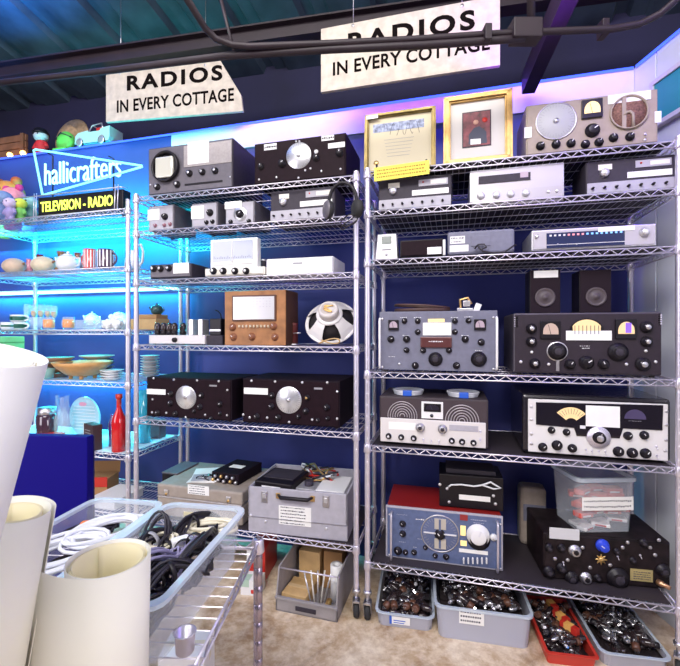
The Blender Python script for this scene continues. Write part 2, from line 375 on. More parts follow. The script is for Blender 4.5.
# ================================================================== WIRE RACKS
HA = [1.9951, 1.8133, 1.5557, 1.2157, .8262, .3127]; HB = [2.0039, 1.8262, 1.6074, 1.105, .7752, .251]; HC = [1.94, 1.632, 1.295, 1.012, .627, .31]
RL, RD, GAP = 1.19, .4426, .0519
S = .0145                                                         # centre of the truss to the top of the wires
def shelf_mesh(L, D, name='shelf', step=.026, liner=False):
    b = MB(); r = .0033; x0, x1, y0, y1 = .012, L-.012, .0, D
    for z in (.0115, -.0115):
        for y in (y0, y1): b.tube([(x0, y, z), (x1, y, z)], r, 6)
        for x in (0, L): b.tube([(x, .012, z), (x, D-.012, z)], r, 6)
    def zig(p, q):
        p = Vector(p); q = Vector(q); n = max(4, round((q-p).length/.027)); pts = []
        for i in range(n+1): t = p.lerp(q, i/n); t.z = .0105 if i % 2 else -.0105; pts.append(t)
        b.tube(pts, .0024, 5)
    zig((x0, y0, 0), (x1, y0, 0)); zig((x0, y1, 0), (x1, y1, 0)); zig((0, .012, 0), (0, D-.012, 0)); zig((L, .012, 0), (L, D-.012, 0))
    n = int(L/step)
    for i in range(1, n): b.tube([(L*i/n, y0, .0115), (L*i/n, y1, .0115)], .0016, 4)
    for y in (D*.25, D*.5, D*.75): b.tube([(x0, y, .0075), (x1, y, .0075)], .0025, 5)
    for x in (0, L):
        for y in (0, D): b.lathe([(.0165, -.019), (.0178, -.017), (.0155, .017), (.0142, .019)], (x, y, 0), n=14)
    if liner: b.box(.02, L-.02, .012, D-.012, .0115, .0140, 1)
    return b.mesh(name, [chrome, mat('dark shelf liner', (.035, .028, .035), .55)])
def post_mesh(h, z0=.13):
    b = MB(); prof = [(.0125, z0)]
    z = z0+.03
    while z < h: prof += [(.0125, z-.0012), (.0119, z), (.0125, z+.0012)]; z += .0254*2
    prof += [(.0125, h-.004), (.011, h), (0, h)]
    return b.lathe(prof, n=16, sm=False).mesh('post', chrome)
def caster(parent, x, y, rz):
    b = MB().lathe([(.009, .085), (.009, .135)], n=10).box(-.016, .016, -.02, .02, .078, .088, bev=.002)
    for s in (-1, 1): b.prism([(-.02, .08), (.02, .08), (.014, .03), (-.0, .03)], s*.016-.0012, s*.016+.0012, M=Matrix.Rotation(PI/2, 4, 'Z'))
    o = b.lathe([(.014, .118), (.019, .122), (.019, .133), (.0135, .137)], n=12).build('caster', steel, parent, (x, y, 0), (0, 0, rz))
    MB().lathe([(.012, -.013), (.034, -.012), (.0375, -.006), (.0375, .006), (.034, .012), (.012, .013)], (0, .012, .0376), (1, 0, 0), 20).build('wheel', rubber, o)
SM = shelf_mesh(RL, RD); SML = shelf_mesh(RL, RD, liner=True)
def rack(label, x, H, top, liners=(), solid=None):
    t = thing('wire_rack', label, 'shelving rack', (x, 0, 0), group='tall chrome wire racks along the wall')
    pm = post_mesh(top)
    for i in (0, 1):
        for j in (0, 1):
            link('post', pm, t, (i*RL, j*RD, 0)); caster(t, i*RL, j*RD, random.uniform(-.5, .5))
    for k, z in enumerate(H): link('shelf', SML if k in liners else SM, t, (0, 0, z))
    return t
rack('tall chrome wire rack in the middle, holding the wooden radio and the loose speaker', -RL, HA, HA[0]+.03, (5,))
rack('tall chrome wire rack at the right, with the two framed pictures on top', GAP, HB, HB[0]+.03, (0, 1, 2, 4, 5))  # topmost liner is added to darken the space below it
XCR = -RL-.0515
rack('tall chrome wire rack at the left edge, carrying the glowing triangle sign', XCR-RL, HC, HC[0]+.06, ())
# ================================================================== MIDDLE RACK
YF = .022
zA = [h+S for h in HA]; zB = [h+S for h in HB]; zC = [h+S for h in HC]
# ---- top shelf
it = radio('radio_receiver', 'dark grey receiver with a big round bezel window, atop the middle rack', 'radio', a1(45,135), a1(525,100)[0], YF, zA[0], .34, darkgrey, panelgrey)
it.rect(a1(250,122), a1(520,210), 'speaker_grille', warmgrey, .003)
x, z = it.loc(a1(152,240)); rr = it.px(a1(152,240), 88/5.667)
bz = MB().lathe([(rr*.93, 0), (rr, .006), (rr, .02), (rr*.93, .026), (rr*.84, .02), (rr*.80, .004), (rr*.93, 0)], ax=(0,-1,0), n=48).build('round_bezel', black, it.root, (x, 0, z))
MB().lathe([(rr*.86, .001), (rr*.86, .004), (0, .004)], ax=(0,-1,0), n=40).build('backing', darkgrey, bz)
MB().box(-rr*.68, rr*.64, -.024, -.003, -rr*.74, rr*.60, bev=.008).build('screen', mat('pale screen', (.62, .62, .54), .25, coat=1), bz)
it.knobs(a1, [(100,352), (213,338), (282,275), (355,268), (428,260)], 19, cap=steel)
it.rect(a1(255,335), a1(468,322), 'slot', black, .003); it.label(a1(272,103), a1(392,212), 0)
it.pins(a1, [(512,295), (60,340)], 6)
it = radio('radio_receiver', 'black receiver with a silver disc dial, on the top shelf beside the gold frames', 'radio', a2(80,135), a2(600,50)[0], YF, zA[0], .31, wrinkle, maroon)
it.disc(a2(333,203), 75, rim=None) if False else it.disc(a2(333,203), 75/5.667)
it.knobs(a2, [(240,248,23), (565,188,22), (120,265,18)], 20); it.knobs(a2, [(432,215,20)], 20); it.pins(a2, [(432,180)], 13, white, 'pilot_lamp')
it.label(a2(500,135), a2(595,153), 0)
for p, q in ((a2(137,140), a2(208,165)), (a2(462,92), a2(533,112))):
    o, _ = it.rect(p, q, 'nameplate', whiteink, .0012); it.scribble(p, q, 1, m=black, y=-.002, parent=o, fill=.95)
it.pins(a2, [(108,338), (207,325), (332,328), (462,290), (570,278), (400,275), (370,285)], 7)
it.pins(a2, [(318,122), (337,122)], 6)
# ---- second shelf
it = radio('small_radio_unit', 'small grey box with a white tag, leftmost of three little boxes on the middle rack', 'radio unit', a1(45,460), a1(190,450)[0], .05, zA[1], .20, panelgrey, lightgrey)
it.label(a1(45,480), a1(112,537), 0); it.knobs(a1, [(143,520)], 19); it.knobs(a1, [(88,570), (140,568), (172,562)], 11, m=mat('dull pink button', (.28, .12, .16), .5), name='push_button')
it = radio('small_radio_unit', 'small grey box with three dark knobs, middle of three little boxes on the middle rack', 'radio unit', a1(290,445), a1(438,435)[0], .045, zA[1], .20, panelgrey, lightgrey)
it.label(a1(292,462), a1(365,530), 0); it.knobs(a1, [(398,497,20), (378,552,13), (412,548,13)], 18)
it = radio('small_radio_unit', 'small grey box with a round dial ring, rightmost of three little boxes', 'radio unit', a1(482,440), a1(648,425)[0], .04, zA[1], .20, panelgrey, lightgrey)
it.label(a1(482,438), a1(578,470), 0); it.disc(a1(568,505), 42/5.667, h=.003); it.knobs(a1, [(568,505,24), (515,550,13), (618,545,13)], 20)
def compact(label, p0, px1, zb, rz=0):
    it = radio('compact_receiver', label, 'radio', p0, px1, YF+.01, zb, .20, darkgrey, darkgrey, pmar=.004, feet=.006, group='compact receivers of the same model')
    w, h = it.w, it.h; X = lambda u: -w/2+u*w; Z = lambda v: v*h
    def bx(n, u0, u1, v0, v1, m, t, y=0): return MB().box(X(u0), X(u1), y-t, y, Z(v0), Z(v1), bev=.001).build(n, m, it.root)
    bx('control_strip', .01, .99, .06, .36, lightgrey, .006); bx('lens_plate', .14, .30, .72, .88, cream, .002)
    bx('meter_window', .56, .95, .70, .90, lightgrey, .003); bx('meter_face', .72, .93, .74, .86, cream, .0045)
    bx('paper_tag', .47, .96, .43, .60, paper, .002)
    for u in [.07+.135*k for k in range(7)]:
        rr = .0055; k_ = ('k', rr, 'c')
        if k_ not in KM: KM[k_] = MB().lathe([(rr, 0), (rr*.8, .012), (0, .012)], ax=(0,-1,0), n=14).mesh('knob', [black])
        link('knob', KM[k_], it.root, (X(u), -.006, Z(.20)))
    MB().lathe([(h*.13, 0), (h*.10, .016), (0, .016)], ax=(0,-1,0), n=18).build('tuning_knob', silver, it.root, (X(.21), 0, Z(.63)))
    MB().lathe([(.004, 0), (.003, .004), (0, .004)], ax=(0,-1,0), n=10).build('indicator_lamp', red, it.root, (X(.62), -.003, Z(.82)))
    return it
compact('small grey receiver with white tag on the middle rack, behind the hanging headphones', a2(172,405), a2(538,375)[0], zA[1])
hp = thing('headphones', 'black headphones hanging from the second shelf at the right post of the middle rack', 'headphones', PD(*a2(585,470), 1.80))
b = MB(); pts = []
for k in range(17):
    t = PI*(-.12+1.24*k/16); pts.append((math.cos(t)*.062, -.01, .0+math.sin(t)*.085))
b.tube(pts, .008, 8).build('headband', black, hp)
for sx in (-1, 1):
    MB().lathe([(.012, -.002), (.034, 0), (.040, .010), (.040, .022), (.034, .030), (.0, .030)], (0, 0, 0), (sx*.8, -.6 if sx < 0 else .6, 0), 24, ms=[1, 1, 1, 0, 0]).build('ear_cup', [panelgrey if sx < 0 else black, rubber], hp, (sx*.05, -.01, -.03))
pts = [(.03+.035*math.cos(t*.9), -.015+.006*math.sin(t*3), -.075+.02*math.sin(t)-t*.002) for t in [k*.3 for k in range(48)]]
MB().tube(pts, .003, 6).build('cable', blackcable, hp)
MB().tube([(.02, 0, .07), (.03, .02, .115), (.03, .035, .125)], .003, 6).build('hook', steel, hp)
# ---- third shelf
it = radio('control_box', 'low grey box with three round knobs and a big white tag on the third shelf', 'control box', a3(50,230), a3(262,225)[0], YF, zA[2], .24, darkgrey, panelgrey)
it.knobs(a3, [(72,250), (107,250), (150,248)], 17, cap=silver); it.label(a3(172,222), a3(252,272), 0)
it = radio('meter_box', 'cream box with four knobs carrying a large white framed meter', 'meter', a3(330,250), a4(125,240)[0], YF, zA[2], .16, cream, cream)
it.knobs(a3, [(378,262), (428,262), (488,262), (545,262)], 18, cap=silver)
o, (x0, x1, z0, z1) = it.rect(a3(355,100), a3(597,234), 'large_meter', white, .0); 
o.data = MB().box(x0, x1, .01, .05, it.h-.002, z1, bev=.004).mesh('large_meter', white)
xx0, zz1 = it.loc(a3(370,112)); xx1, zz0 = it.loc(a3(572,203))
MB().box(xx0, xx1, .007, .012, zz0, zz1).build('meter_face', mat('blue grey face', (.42, .46, .58), .25, coat=.6), o)
m_ = (xx0+xx1)/2; MB().box(m_-.0015, m_+.0015, .005, .009, zz0, zz1).build('divider', white, o)
g = MB()
for k in range(22): u = xx0+(xx1-xx0)*(k+.7)/22.5; g.box(u-.0008, u+.0008, .0062, .0072, zz0+.012, zz0+.020+.006*(k % 4 == 0))
g.build('scale_marks', ink, o)
MB().box(xx0, m_-.002, .006, .010, zz0-.018, zz0-.002).build('paper_tag', paper, o); MB().box(m_+.004, xx1, .006, .010, zz0-.016, zz0+.004).build('paper_tag', paper, o)
it = radio('flat_box', 'flat white box on the third shelf beside the framed meter', 'box', a4(132,200), a4(478,185)[0], YF, zA[2], .22, white, None, feet=0, bev=.006)
it.rect(a4(270,218), a4(318,223), 'nameplate', greyink, .001, y=.004)
it.rect(a4(470,190), a4(477,262), 'edge_strip', lightgrey, .002, y=.004)
sp_ = thing('small_spool', 'small dark cylinder standing between the framed meter and the flat white box', 'spool', ony(*a4(120,240), .10)); sp_.location.z = zA[2]
MB().lathe([(.012, 0), (.012, .085), (0, .085)], n=16).build('core', darkgrey, sp_); MB().lathe([(.016, .085), (.016, .095), (0, .095)], n=16).build('cap', steel, sp_)
# ---- fourth shelf
x0 = ony(*a3(45,600), YF).x; x1 = ony(*a3(333,600), YF).x; x2 = ony(*a3(424,600), YF).x
am = thing('tube_amplifier', 'silver amplifier chassis with dark vacuum tubes along the fourth shelf', 'amplifier', (x0, YF, zA[3]))
hh = ony(*a3(180,590), YF).z-zA[3]
MB().box(0, x1-x0, 0, .17, .004, hh, bev=.003).build('chassis', mat('pale chassis', (.62,.60,.60), .4, .2), am)
for sx in (.02, x1-x0-.02):
    for y in (.02, .15): MB().lathe([(.008, 0), (.008, .005), (0, .005)], n=10).build('foot', rubber, am, (sx, y, 0))
MB().lathe([(.013, 0), (.011, .014), (0, .014)], ax=(0,-1,0), n=18).build('knob', black, am, (ony(*a3(180,613), YF).x-x0, 0, hh*.5))
tm = MB().lathe([(.0165, 0), (.0165, .018), (.0145, .020)], n=16, m=0).lathe([(.0140, .018), (.0165, .03), (.0165, .052), (.010, .064), (0, .066)], n=16, m=1).mesh('vacuum_tube', [black, tubeglass])
for px_ in (90, 122, 150, 176, 196): link('vacuum_tube', tm, am, (ony(*a3(px_, 560), YF+.05).x-x0, .05 if px_ != 196 else .09, hh))
for px_ in (272, 320):
    x = ony(*a3(px_, 560), YF+.04).x-x0; MB().box(-.013, .013, -.03, .03, 0, .082, bev=.002).build('transformer', silver, am, (x, .05, hh))
MB().box(x1-x0-.16*.2-.005, x1-x0-.012, .10, .16, hh, hh+.07, bev=.003).build('rear_transformer', black, am)
am2 = thing('power_supply', 'black transformer on a small grey chassis, left of the wooden radio', 'power supply', (x1+.004, YF+.01, zA[3]))
ww = x2-x1-.012
MB().box(0, ww, 0, .15, 0, hh*.98, bev=.002).build('chassis', darkgrey, am2); MB().box(.003, ww-.02, .02, .13, hh*.98, hh+.085, bev=.004).build('transformer', black, am2)
MB().box(-.0+.004, ww-.022, .018, .022, hh+.02, hh+.03).build('band', steel, am2)
MB().tube([(ww*.4, .08, hh+.08), (ww*.35, .08, hh+.11), (ww*.25, .07, hh+.125), (ww*.2, .05, hh+.13)], .003, 6).build('wire', blackcable, am2)
it = radio('wooden_radio', 'small light walnut table radio with a wide slanted dial, fourth shelf', 'radio', (224.5, a4(0,365)[1]), a4(235,400)[0], YF, zA[3], .17, mat('shaded walnut sides', (.07, .028, .014), .5, var=.2, vs=20), wood, feet=.0, bev=.006, pmar=.0015)  # shade of the visible side is put into the cabinet brown
p, q = (a3(475,385), a4(187,517)); p = (p[0], a4(0,388)[1])
o, (x0, x1, z0, z1) = it.rect(p, q, 'dial_bezel', mat('brown dial frame', (.10, .045, .03), .4), .012, y=.004, bev=.003)
MB().box(x0+.008, x1-.008, -.0095, -.007, z0+.008, z1-.008).build('dial_glass', mat('silvery dial', (.62, .62, .64), .25, .3, coat=1), o)
g = MB()
for r_ in range(4):
    for k in range(12):
        if (k+r_) % 5: g.box(x0+.014+(x1-x0-.03)*k/12, x0+.020+(x1-x0-.03)*k/12, -.0100, -.0094, z1-.02-.013*r_, z1-.017-.013*r_)
g.build('dial_print', greyink, o)
for k in range(9): u = 240+29*k/8; x, z = it.loc((u, 326.2)); MB().box(-.0042, .0042, -.012, .004, -.006, .006, bev=.0015).build('piano_key', mat('ivory key', (.62, .52, .38), .4), it.root, (x, 0, z))
for q in ((232.7,327.2), (233.7,337), (252,336.7), (273.6,326.3), (274.9,337)): it.knob(q, 4.0, mat('brown knob', (.22, .08, .035), .35), h=.018, y=.004)
rs = thing('wire_reel', 'small metal spindle with a dark red drum between the wooden radio and the loose speaker', 'reel', ony(*a4(275,600), .13)); rs.location.z = zA[3]
MB().lathe([(.035, 0), (.035, .008), (0, .008)], n=24).lathe([(.022, .008), (.020, .1), (.024, .11), (0, .115)], n=20, m=1).build('drum', [steel, mat('dark red drum', (.12, .02, .02), .5)], rs)
MB().tube([(-.02, -.02, .008), (-.02, -.02, .085), (-.035, -.025, .09)], .003, 8).tube([(.01, -.03, .06), (.05, -.035, .062)], .003, 6).build('arm', chrome, rs)
# loudspeaker driver seen from behind
cp = ony(*a4(468,560), .13); R0 = .128
sk = thing('loudspeaker_driver', 'bare white loudspeaker driver showing its round magnet, fourth shelf of the middle rack', 'speaker', (cp.x, .13, zA[3]))
ax = Vector((.10, -.82, .56)).normalized(); e = ax.cross(Vector((1,0,0))).normalized(); g_ = ax.cross(e)
cz = R0*abs(e.z)+.006
def sk_pts(r, h, n=40, a0=0, a1=2*PI): return [Vector((0,0,cz))+ax*h+(e*math.cos(a0+(a1-a0)*k/n)+g_*math.sin(a0+(a1-a0)*k/n))*r for k in range(n)]
wm = mat('white enamelled metal', (.74, .72, .72), .35, coat=.4)
fr = MB().lathe([(R0, 0), (R0+.002, .004), (R0, .008), (R0*.88, .009), (R0*.88, 0), (R0, 0)], (0,0,cz), ax, 48)
for k in range(4):
    a = PI/4+k*PI/2+.2; rd = (e*math.cos(a)+g_*math.sin(a)); td = ax.cross(rd)
    P = [(R0*.93, .006, .055), (R0*.80, .028, .040), (R0*.62, .052, .030), (R0*.44, .072, .026)]
    v = []
    for r_, h_, w_ in P:
        for sgn in (-1, 1): v.append(Vector((0,0,cz))+ax*h_+rd*r_+td*w_*sgn)
        for sgn in (1, -1): v.append(Vector((0,0,cz))+ax*(h_-.004)+rd*r_+td*w_*sgn)
    f = []
    for i in range(3):
        for j in range(4): f.append((i*4+j, i*4+(j+1) % 4, i*4+4+(j+1) % 4, i*4+4+j))
    fr.add(v, f)
fr.lathe([(R0*.50, .066), (R0*.50, .074), (R0*.40, .076)], (0,0,cz), ax, 32)
fr.build('basket', wm, sk)
MB().lathe([(R0*.87, .003), (R0*.45, .055), (R0*.3, .066)], (0,0,cz), ax, 40).build('cone', mat('black paper cone', (.02,.016,.02), .8), sk)
MB().lathe([(.045, .072), (.048, .076), (.048, .108), (.043, .116), (.034, .118), (.034, .112), (.0, .112)], (0,0,cz), ax, 40).build('magnet', mat('cream magnet cover', (.62, .58, .56), .45), sk)
o_ = Vector((0,0,cz))+ax*.115
MB().tube([o_+e*.018*math.cos(t)+g_*.02*math.sin(t*1.7)+ax*.003 for t in [k*.35 for k in range(20)]], .0035, 6).build('terminal_wire', brass, sk)
MB().tube([Vector((0, -.10, .012))+Vector((.05*math.cos(t)+.02, .01*math.sin(t*2), .012*(1+math.sin(t*1.5)))) for t in [k*.3 for k in range(30)]], .003, 6).build('lead', kraft, sk)
# ---- fifth shelf: two black receivers
def bigblack(label, c, p0, pr, disc, tg, scr, kn, goldk):
    it = radio('radio_receiver', label, 'radio', c(*p0), c(*pr)[0], YF+.008, zA[4], .30, wrinkle, maroon)
    it.disc(c(*disc), 72/c.s if c is a5 else 74/c.s); it.label(c(*tg[0]), c(*tg[1]), 0)
    it.pins(c, scr, 7.5, silver); it.knobs(c, kn, 17)
    it.knobs(c, [goldk], 16, cap=brass if c is a6 else silver)
    o, _ = it.rect(c(430,122), c(475,134), 'badge', greyink, .001); return it
bigblack('black receiver with silver disc dial on the fifth shelf, the left one of the pair', a5, (38,75), (565,200), (285,200), ((44,146), (160,184)),
    [(85,82), (210,90), (353,95), (487,100), (540,155), (538,310), (403,308), (163,295), (75,292), (283,322), (78,212)], [(192,178), (190,235), (110,295), (495,240), (220,300), (335,285,13), (372,258), (440,330,12), (495,300,12)], (380,187))
bigblack('black receiver with silver disc dial on the fifth shelf, the right one beside the post', a6, (40,72), (570,190), (293,190), ((50,122), (180,162)),
    [(90,85), (218,90), (366,95), (502,95), (556,145), (556,292), (420,297), (175,287), (80,285), (295,310), (45,270)], [(200,165), (200,225), (120,280), (500,230), (235,285), (345,280,13), (385,250), (450,300,12), (505,290,12)], (393,178))
# ---- sixth shelf: carrying cases
p = onz(*a8(45,462), zA[5]); q = onz(*a8(610,522), zA[5])
def basepair(p, q): return Vector(((p.x+q.x)/2, (p.y+q.y)/2, p.z)), math.atan2((q-p).y, (q-p).x), (q-p).length
o_, rz, w = basepair(p, q); rz = max(-.05, min(.05, rz)); o_.y = max(o_.y, .0)
it = Item('tool_case', 'pale grey metal carrying case with dark handle and handwritten sheet, bottom shelf', 'case', o_, rz)
h = it.loc(a8(45,205))[1]; D = .36
print('toolcase', o_, rz, w, h)
MB().box(-w/2, w/2, 0, D, 0, h*.34, bev=.006).box(-w/2, w/2, .0, .012, h*.34, h, bev=.004).box(-w/2, w/2, D-.012, D, h*.34, h, bev=.004).box(-w/2, -w/2+.012, .0, D, h*.34, h, bev=.004).box(w/2-.012, w/2, .0, D, h*.34, h, bev=.004).box(-w/2+.01, w/2-.01, .01, D-.01, h-.06, h-.05).build('body', lightgrey, it.root)
MB().box(-w/2-.002, w/2+.002, -.003, .002, h*.335, h*.345).build('seam', steel, it.root)
hd = MB(); x0, z0 = it.loc(a8(205,255)); x1, z1 = it.loc(a8(425,280)); zz = (z0+z1)/2
hd.tube([(x0+.012, -.004, zz+.006), (x0+.03, -.022, zz), (x1-.03, -.022, zz), (x1-.012, -.004, zz+.006)], [.006, .009, .009, .006], 10)
hh_ = hd.build('handle', black, it.root)
for x in (x0, x1-.022): MB().box(x, x+.022, -.007, 0, zz-.012, zz+.014, bev=.002).build('handle_mount', brass, hh_)
for cx_, cy_ in ((140,262), (488,290)):
    x, z = it.loc(a8(cx_, cy_)); la = MB().box(x-.016, x+.016, -.006, 0, z-.028, z+.026, bev=.002).build('latch', steel, it.root)
    MB().box(x-.009, x+.009, -.012, -.006, z-.006, z+.018, bev=.002).build('clasp', silver, la)
it.pins(a8, [(145,405), (488,445), (60,370)], 9)
it.label(a8(220,312), a8(403,437), 6, m=paper, y=0)
def local_part(it, name, x0, x1, y0, y1, z0, z1, m, bev=.003): return MB().box(x0, x1, y0, y1, z0, z1, bev=bev).build(name, m, it.root)
def lying(name, label, cat, parent_it, lx, ly, lz, rz=0):
    w_ = parent_it.root.matrix_basis @ Vector((lx, ly, lz)); return thing(name, label, cat, w_, parent_it.rz+rz)
zf = h-.05
zf = h-.05
t = lying('tape_recorder', 'black flat device with pale label lying in the top of the open grey case', 'recorder', it, -w*.24, .115, zf, -.12); t.scale = (1.35, 1.2, 1.5)
MB().box(-.075, .075, -.075, .10, 0, .045, bev=.004).build('body', black, t); MB().box(-.045, .03, -.0765, -.074, .01, .032).build('label_strip', paper, t); MB().box(-.06, .06, -.03, .08, .045, .048, bev=.001).build('lid', darkgrey, t)
t = lying('panel_meter', 'small meter with pale face lying beside the black device in the open case', 'meter', it, .035, .09, zf, -.1); t.scale = (1, 1, 1.5)
MB().box(-.05, .05, -.05, .05, 0, .03, bev=.003).build('body', silver, t); MB().lathe([(.022, .03), (.022, .045), (.018, .046), (0, .044)], n=24).build('dial', darkgrey, t, (.0, 0, 0))
t = lying('wire_bundle', 'tangle of red, black and pale wires at the back of the open case', 'wires', it, .04, .24, zf); t.scale = (1.3, 1.2, 1.5)
for k, m in enumerate((red, blackcable, whitecable, blackcable, brass)):
    MB().tube([(.07*math.cos(a*1.3+k)+.02*math.sin(3*a), .06*math.sin(a+k), .02+.018*math.sin(2*a+k)+.006*k) for a in [j*.33 for j in range(22)]], .0035, 6).build('wire', m, t)
t = lying('plastic_tray', 'pale grey covered tray at the right end of the open case', 'tray', it, w*.31, .13, zf)
MB().box(-.075, .075, -.10, .12, 0, .040, bev=.004).build('tray', lightgrey, t); MB().box(-.07, .07, -.095, .115, .040, .046, bev=.002).build('lid', white, t)
# grey instrument case
yc = .035
L = ony(*a7(68,245), yc); Rr = ony(*a7(552,290), yc)
it = Item('instrument_case', 'taupe carrying case with small paper label and loose radio parts on its lid', 'case', ((L.x+Rr.x)/2, yc, zA[5])); w = Rr.x-L.x; h = L.z-zA[5]
print('instr', w, h)
D = .38
MB().box(-w/2, w/2, 0, D, 0, h*.60, bev=.010).build('body', taupe, it.root); MB().box(-w/2, w/2, -.002, D, h*.61, h, bev=.010).build('lid', taupe, it.root)
MB().box(-w/2+.002, w/2-.002, -.004, D, h*.585, h*.625, bev=.001).build('seam_trim', steel, it.root)
for cx_, cy_ in ((125,300), (475,340)):
    x, z = it.loc(a7(cx_, cy_)); la = MB().box(x-.014, x+.014, -.007, 0, z-.012, z+.018, bev=.002).build('latch', steel, it.root); MB().lathe([(.007, 0), (.007, .004), (0, .004)], (x, -.007, z-.002), (0,-1,0), 12).build('lock', brass, la)
it.label(a7(245,250), a7(365,316), 4, y=-.003)
t = lying('loose_papers', 'sheaf of white papers in a sleeve lying on the taupe case', 'papers', it, -.06, .17, h, .35)
pm = MB()
for k in range(4): pm.box(-.075, .075, -.11, .11, k*.0022, k*.0022+.0016, M=Matrix.Rotation((k-1.5)*.06, 4, 'Z'))
pm.build('sheet', paper, t); MB().box(-.07, .06, -.10, .0, .010, .0115, M=Matrix.Rotation(.1, 4, 'Z')).build('sleeve', mat('grey sleeve', (.45,.45,.5), .3), t)
t = lying('radio_chassis', 'black radio chassis with pale slip and metal parts, lying on the taupe case', 'radio part', it, .105, .15, h, -.10)
MB().box(-.085, .085, -.06, .17, .0, .055, bev=.004).build('case', wrinkle, t); MB().box(-.04, .04, .03, .075, .055, .0565).build('paper_slip', paper, t)
for k in range(9):
    MB().lathe([(.009, 0), (.009, .012), (.004, .016), (0, .016)], ax=(random.uniform(-.5,.5), -1, random.uniform(-.3,.6)), n=12).build('fitting', steel if k % 3 else brass, t, (-.072+.018*k, -.06, .014+.022*(k % 2)))
for k in range(3): MB().tube([(-.13+.04*math.cos(a+k), -.05+.03*math.sin(a*1.4), .012+.01*math.sin(a*2+k)) for a in [j*.35 for j in range(18)]], .0035, 6).build('wire', (blackcable, steel, blackcable)[k], t)
bb = ony(*a7(20,290), .25)
t = thing('black_box', 'black box with grey top squeezed left of the taupe case, middle rack', 'box', (-RL+.075, .17, zA[5]))
MB().box(-.05, .05, 0, .2, 0, .17, bev=.004).build('box', black, t); MB().box(-.052, .052, -.002, .202, .17, .178, bev=.002).build('lid', panelgrey, t)
# ---- floor under the middle rack
p = onz(*c7(222,340), 0); q = onz(*c7(520,402), 0); o_, rz, w = basepair(p, q); print('greybin', o_, rz, w)
it = Item('stacking_bin', 'grey open front storage bin full of small cartons on the floor under the middle rack', 'storage bin', o_, rz)
hl = it.loc(c7(222,275))[1]; hs = it.loc(c7(240,145))[1]; D = .34; gb = mat('grey plastic bin', (.30, .28, .29), .55, var=.1, vs=20); print('lip', hl, hs)
b = MB().box(-w/2, w/2, 0, D, 0, .006).box(-w/2, w/2, 0, .008, 0, hl).box(-w/2, w/2, D-.008, D, 0, hs+.02)
for sx in (-1, 1):
    v = [(0, 0), (D, 0), (D, hs+.02), (.03, hs), (0, hl)]; x0 = sx*w/2; x1 = sx*(w/2-.007); n = 5
    vv = [(x0, a, c_) for a, c_ in v]+[(x1, a, c_) for a, c_ in v]
    b.add(vv, [tuple(range(5)), tuple(range(9, 4, -1))]+[(i, (i+1) % 5, (i+1) % 5+5, i+5) for i in range(5)])
b.build('bin_body', gb, it.root); MB().box(-w/2-.003, w/2+.003, -.006, .010, hl-.008, hl+.004, bev=.002).build('lip', gb, it.root); MB().box(-.05, .05, -.005, 0, hl*.3, hl*.62, bev=.002).build('label_slot', darkgrey, it.root)
MB().tube([(-w/2, .035, hs-.01), (w/2, .035, hs-.01)], .004, 8).build('cross_rod', chrome, it.root)
def carton(x, y, z, sx, sy, sz, label, r=0, m=kraft):
    t = lying('small_carton', label, 'box', it, x, y, z, r); MB().box(-sx/2, sx/2, -sy/2, sy/2, 0, sz, bev=.002).build('box', m, t)
    MB().box(-sx/2+.002, sx/2-.002, -.012, .012, sz-.0005, sz+.0012).build('tape', mat('tan tape', (.62, .45, .25), .4), t); return t
carton(-w*.24, .105, .007, w*.42, .14, .055, 'flat kraft carton at the front left of the grey open bin', -.05)
carton(-w*.20, .265, .007, w*.38, .12, hs*.92, 'tall kraft carton at the back left of the grey open bin')
carton(w*.20, .27, .007, w*.32, .11, hs*.98, 'brown taller carton at the back right of the grey open bin', .04, mat('brown carton', (.40, .22, .09), .8))
t = lying('white_roll', 'white paper roll standing at the right of the grey open bin', 'roll', it, w*.35, .14, .007)
MB().lathe([(.030, 0), (.030, hs*.9), (.012, hs*.9), (.012, hs*.8), (0, hs*.8)], n=24).build('roll', white, t)
for k in range(5):
    t = lying('metal_rod', 'thin pale rod leaning across the middle of the grey open bin', 'rod', it, w*(.02+.04*k), .06+.01*k, .012)
    t['group'] = 'rods in the grey bin'
    MB().tube([(0, 0, 0), (-.05+.02*k, .03, .14)], .004, 8).build('rod', cream if k % 2 else silver, t)
t = lying('small_tube', 'little amber cylinder at the front right of the grey open bin', 'tube', it, w*.30, .05, .02, .6)
MB().lathe([(.014, -.03), (.014, .03), (0, .03)], (0,0,.014), (.5,.8,.2), 16).build('body', brass, t)
for n_, lab, px_, w_, h_, y_, ms in (('product_box', 'red and white box standing behind the cart post on the floor', 256, .10, .17, .14, (red, white)), ('product_box', 'low white box with pale green print on the floor in front of the red box', 250, .10, .075, .02, (white, mat('pale green print', (.45,.62,.5), .6)))):
    p = ony(px_, 400, y_); t = thing(n_, lab, 'box', (p.x, y_, 0), .1)
    MB().box(-w_/2, w_/2, 0, .2 if h_ > .1 else .08, 0, h_, bev=.002).build('box', ms[0], t)
    MB().box(-w_/2-.0006, -w_/2+w_*.45, -.001, .1 if h_ > .1 else .05, h_*.55, h_+.0008).build('printed_band', ms[1], t)
    MB().box(w_*.05, w_*.42, -.0012, 0, h_*.15, h_*.4).build('printed_panel', red, t)
